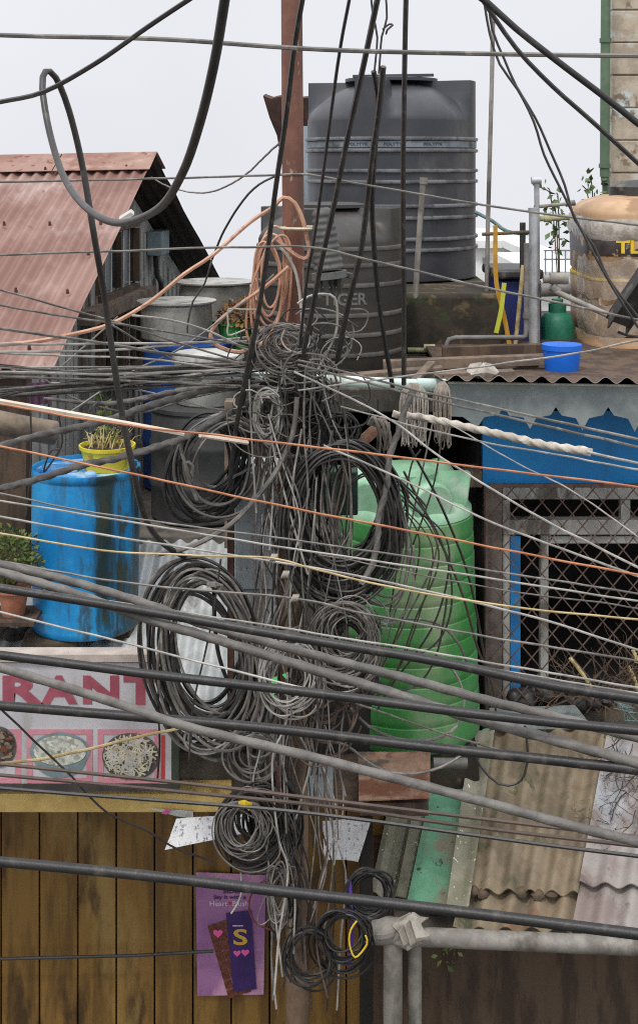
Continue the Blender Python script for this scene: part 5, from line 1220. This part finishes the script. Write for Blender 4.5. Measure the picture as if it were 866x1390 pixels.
for i in range(16):
    y0 = R.uniform(486, 548); y1 = R.uniform(484, 530); ym = (y0+y1)/2+R.uniform(-4, 10)
    wire('fan_wire', 'one of many thin grey wires fanning from the eave to the pole', [(0,y0),(200,ym),(R.uniform(370,420),y1)], (5.1,5.85), R.uniform(1.8,3), R.choice(['grey', 'dark', 'light', 'grey']), cat='wire', group='thin wires fanning to the pole', ext=(4,0))

# wires trailing down the pole
env = [(470,398,40),(520,398,56),(600,408,60),(700,412,58),(800,412,60),(900,404,62),(1000,400,58),(1100,412,58),(1200,420,46),(1300,415,42),(1390,412,40)]
def ev(y):
    for (a_, c_, h_), (b_, c2, h2) in zip(env, env[1:]):
        if a_ <= y <= b_:
            t_ = (y-a_)/(b_-a_); return c_+(c2-c_)*t_, h_+(h2-h_)*t_
    return env[-1][1:]
for i in range(105):
    y = R.uniform(465, 700) if i < 74 else R.uniform(880, 1060); y1 = min(1380, y+R.uniform(200, 560)); s_ = R.uniform(-1, 1); pts = []
    while y < y1:
        c_, h_ = ev(y); s_ = max(-1.1, min(1.1, s_+R.uniform(-.42, .42))); pts.append((c_+s_*h_, y)); y += R.uniform(45, 100)
    if len(pts) > 2:
        d0 = R.uniform(5.6, 5.9)
        wire('trailing_wire', 'one of many thin wires trailing down the pole behind the coils', pts, (d0, d0+R.uniform(-.15, .1)), R.uniform(1.6, 3.2), R.choice(['dark', 'grey', 'grey', 'grey', 'brown', 'dark', 'light', 'light']), cat='wire', group='thin wires trailing down the pole')
# loose curls springing off the junction
for i in range(52):
    x_, y_ = R.uniform(330, 470), R.uniform(440, 600); a_ = R.uniform(0, 6.28); pts = []
    l_ = R.uniform(9, 30)
    for k_ in range(R.randint(4, 8)):
        pts.append((x_, y_)); x_ += math.cos(a_)*l_; y_ += math.sin(a_)*l_*.8; a_ += R.uniform(.5, 1.1)*(1 if i % 2 else -1)
        x_ = max(310, min(500, x_)); y_ = max(420, min(640, y_))
    d0 = R.uniform(5.6, 5.85)
    wire('loose_wire', 'one of the loose curls of wire springing off the pole junction', pts, (d0, d0), R.uniform(1.5, 2.6), R.choice(['dark', 'grey', 'black', 'grey', 'light']), cat='wire', group='loose curls at the pole junction')
# individual drops and hooks
wire('drop_cable', 'pale grey cable curving from the junction down to the big coil', [(403,540),(400,575),(392,605),(375,640),(345,680),(310,715),(260,742),(215,752)], (5.6,5.6), 7, 'grey')
wire('drop_cable', 'grey hook of cable beside the cabinet', [(248,592),(246,610),(252,630),(262,655),(262,632),(252,628),(256,650),(268,680)], (5.8,5.8), 5, 'grey')
wire('trailing_wire', 'silver wire bowing out under the cable closure', [(404,412),(420,402),(440,399),(454,404),(458,425),(455,455),(440,485),(430,505)], (5.7,5.7), 3.6, 'light', cat='wire')
wire('trailing_wire', 'pale double wire running up the pole face', [(380,335),(392,350),(402,372),(408,410),(412,470)], (5.85,5.8), 4.5, 'light', cat='wire')
wire('trailing_wire', 'black string hanging before the sign edge', [(217,905),(215,960),(217,1010),(214,1060)], (5.7,5.7), 3, 'black', cat='wire')
wire('trailing_wire', 'thin wire crossing the sign pictures down to the boards', [(0,960),(45,1003),(92,1048),(145,1102),(200,1128),(240,1152),(290,1170)], (4.8,5.5), 2.8, 'dark', cat='wire', ext=(3,0))
wire('twisted_wire', 'cream twisted pair rising across the sign pictures', [(0,1037),(60,1030),(120,1017),(190,1000),(248,988)], (4.9,5.6), 4, 'cream', cat='wire', ext=(3,0))
wire('trailing_wire', 'thin wire falling straight through the big coil', [(300,760),(290,830),(280,880),(262,960),(257,1030)], (5.55,5.55), 2.8, 'dark', cat='wire')
wire('trailing_wire', 'dark thick end of cable crossing inside the big coil', [(290,775),(292,850),(300,900),(325,960),(345,1000)], (5.75,5.75), 6, 'black')
wire('drop_cable', 'heavy dark cable sagging past the bracket of the silvery coil', [(305,1005),(320,1030),(345,1060),(370,1085)], (5.75,5.8), 9, 'dark')
wire('trailing_wire', 'violet wire hanging through the round black coil', [(474,1195),(476,1230),(478,1262),(474,1310)], (5.66,5.66), 6, 'violet', cat='wire')
wire('trailing_wire', 'bright yellow wire curling inside the low dark coil', [(484,1250),(476,1262),(474,1280),(482,1300),(498,1282),(496,1270)], (5.55,5.55), 2.6, 'yellow', cat='wire')
wire('trailing_wire', 'white wire end dangling over the chocolate poster', [(327,1185),(328,1210),(322,1228),(314,1240)], (5.6,5.6), 2.8, 'light', cat='wire')
wire('trailing_wire', 'maroon wire running down behind the silvery coil', [(377,1040),(378,1090),(384,1150),(374,1190),(352,1200),(338,1225),(345,1250),(366,1262)], (5.6,5.8), 2.8, 'maroon', cat='wire')
wire('drop_cable', 'grey strand drooping from the pole to the rusty sheet', [(425,1000),(470,1012),(490,1028),(520,1045),(560,1050),(600,1040),(625,1026)], (5.8,6.0), 4, 'grey')
wire('drop_cable', 'dark loop hanging over the tan roof sheet', [(640,1010),(652,1040),(676,1064),(700,1064),(712,1050),(716,1020),(712,985)], (5.8,5.8), 3.6, 'dark')
wire('drop_cable', 'long thin wire bowing over the green tank to the window foot', [(555,605),(600,690),(635,780),(655,880),(665,960)], (6.2,6.8), 3.6, 'dark')
wire('drop_cable', 'second thin wire bowing over the green tank', [(548,640),(590,720),(625,800),(648,880),(668,930),(675,990)], (6.2,6.9), 3.6, 'brown')
wire('drop_cable', 'pale loop arching across the green tank middle', [(500,852),(540,840),(590,845),(620,870),(634,900)], (5.9,6.2), 3.6, 'grey')
wire('drop_cable', 'pale loop drooping at the green tank foot', [(470,955),(500,985),(540,1003),(590,1003),(620,985),(630,950),(615,910),(580,890)], (5.9,6.3), 4, 'grey')
for i in range(6):
    x0_ = 505+i*8; 
    wire('trailing_wire', 'one of the thin wires hanging across the green tank face', [(x0_, 640+R.uniform(-20,40)), (x0_+R.uniform(30,75), 740+R.uniform(-20,20)), (x0_+R.uniform(20,60), 840), (x0_-R.uniform(0,40), 930), (x0_-R.uniform(30,80), 965)], (5.9,6.0), R.uniform(2,3), R.choice(['grey','dark','brown']), cat='wire', group='thin wires across the green tank')
for i, pts in enumerate(([(505,560),(545,700),(553,760)], [(590,560),(560,700),(540,800)], [(571,610),(556,640),(540,760),(528,840)], [(513,540),(512,620),(514,700)], [(600,590),(588,660),(560,740)])):
    wire('trailing_wire', 'one of the fine strings falling from the rope tassels', pts, (6.3,6.3), 2.4, R.choice(['grey','dark']), cat='wire', group='fine strings under the rope tassels')
wire('trailing_wire', 'dark strings by the corner of the pale house', [(42,560),(43,620),(40,660),(36,700)], (6.5,6.5), 3, 'dark', cat='wire')
wire('trailing_wire', 'dark curl of wire on the pale house wall', [(80,560),(85,600),(72,625),(60,640),(70,612),(90,610)], (6.7,6.7), 2.6, 'black', cat='wire')

# ---------------------------------------------------------------- camera, sky, sun
cam = bpy.data.cameras.new('camera'); co = bpy.data.objects.new('camera', cam); C.objects.link(co)
co.location = (0, 0, CZ); co.rotation_euler = (PI/2, 0, 0)
cam.sensor_fit = 'VERTICAL'; cam.sensor_height = 36; cam.lens = F/1390*36; cam.shift_y = -(695-HY)/1390; cam.clip_end = 3000
bpy.context.scene.camera = co
sc = bpy.context.scene
w_ = bpy.data.worlds.new('World'); sc.world = w_; w_.use_nodes = True
N = w_.node_tree.nodes; Lk = w_.node_tree.links; bg = N['Background']
tc = N.new('ShaderNodeTexCoord'); sep = N.new('ShaderNodeSeparateXYZ'); Lk.new(tc.outputs['Generated'], sep.inputs[0])
mx = N.new('ShaderNodeMath'); mx.operation = 'MAXIMUM'; mx.inputs[1].default_value = .04; Lk.new(sep.outputs['Z'], mx.inputs[0])
cb_ = N.new('ShaderNodeCombineXYZ'); Lk.new(sep.outputs['X'], cb_.inputs[0]); Lk.new(sep.outputs['Y'], cb_.inputs[1]); Lk.new(mx.outputs[0], cb_.inputs[2])
sky = N.new('ShaderNodeTexSky'); sky.sky_type = 'NISHITA'; sky.sun_disc = False
EL, AZ = math.radians(58), math.radians(205)
sky.sun_elevation = EL; sky.sun_rotation = AZ; sky.dust_density = 4; Lk.new(cb_.outputs[0], sky.inputs['Vector'])
hs = N.new('ShaderNodeHueSaturation'); hs.inputs['Saturation'].default_value = .12; Lk.new(sky.outputs[0], hs.inputs['Color'])
# cloud deck: an even overcast layer, brighter towards the zenith
mr = N.new('ShaderNodeMapRange'); mr.inputs['From Min'].default_value = .15; mr.inputs['From Max'].default_value = .85; mr.inputs['To Min'].default_value = 8.9; mr.inputs['To Max'].default_value = 17
Lk.new(mx.outputs[0], mr.inputs['Value'])
cn = N.new('ShaderNodeTexNoise'); cn.inputs['Scale'].default_value = 3.0; cn.inputs['Detail'].default_value = 4; Lk.new(tc.outputs['Generated'], cn.inputs['Vector'])
cr = N.new('ShaderNodeMapRange'); cr.inputs['To Min'].default_value = .9; cr.inputs['To Max'].default_value = 1.1; Lk.new(cn.outputs['Fac'], cr.inputs['Value'])
cmul = N.new('ShaderNodeMath'); cmul.operation = 'MULTIPLY'; Lk.new(mr.outputs[0], cmul.inputs[0]); Lk.new(cr.outputs[0], cmul.inputs[1])
cm = N.new('ShaderNodeMix'); cm.data_type = 'RGBA'; cm.blend_type = 'MULTIPLY'; cm.inputs['Factor'].default_value = 1; cm.inputs[6].default_value = (.965, .985, 1.045, 1); Lk.new(cmul.outputs[0], cm.inputs[7])
mix_ = N.new('ShaderNodeMix'); mix_.data_type = 'RGBA'; mix_.inputs['Factor'].default_value = .85; Lk.new(hs.outputs[0], mix_.inputs[6]); Lk.new(cm.outputs[2], mix_.inputs[7])
Lk.new(mix_.outputs[2], bg.inputs['Color']); bg.inputs['Strength'].default_value = .1
sl_ = bpy.data.lights.new('sun', 'SUN'); sl_.energy = 1.5; sl_.angle = math.radians(12); sl_.color = (1, .96, .9)
so = bpy.data.objects.new('sun', sl_); C.objects.link(so); so.location = (0, -5, 20)
dv = V((math.sin(AZ)*math.cos(EL), math.cos(AZ)*math.cos(EL), math.sin(EL)))
so.rotation_euler = dv.to_track_quat('Z', 'Y').to_euler()
vs = sc.view_settings; vs.view_transform = 'Standard'; vs.look = 'None'; vs.exposure = .1; vs.gamma = 1
sc.cycles.use_denoising = False
sc.cycles.filter_width = 1.1
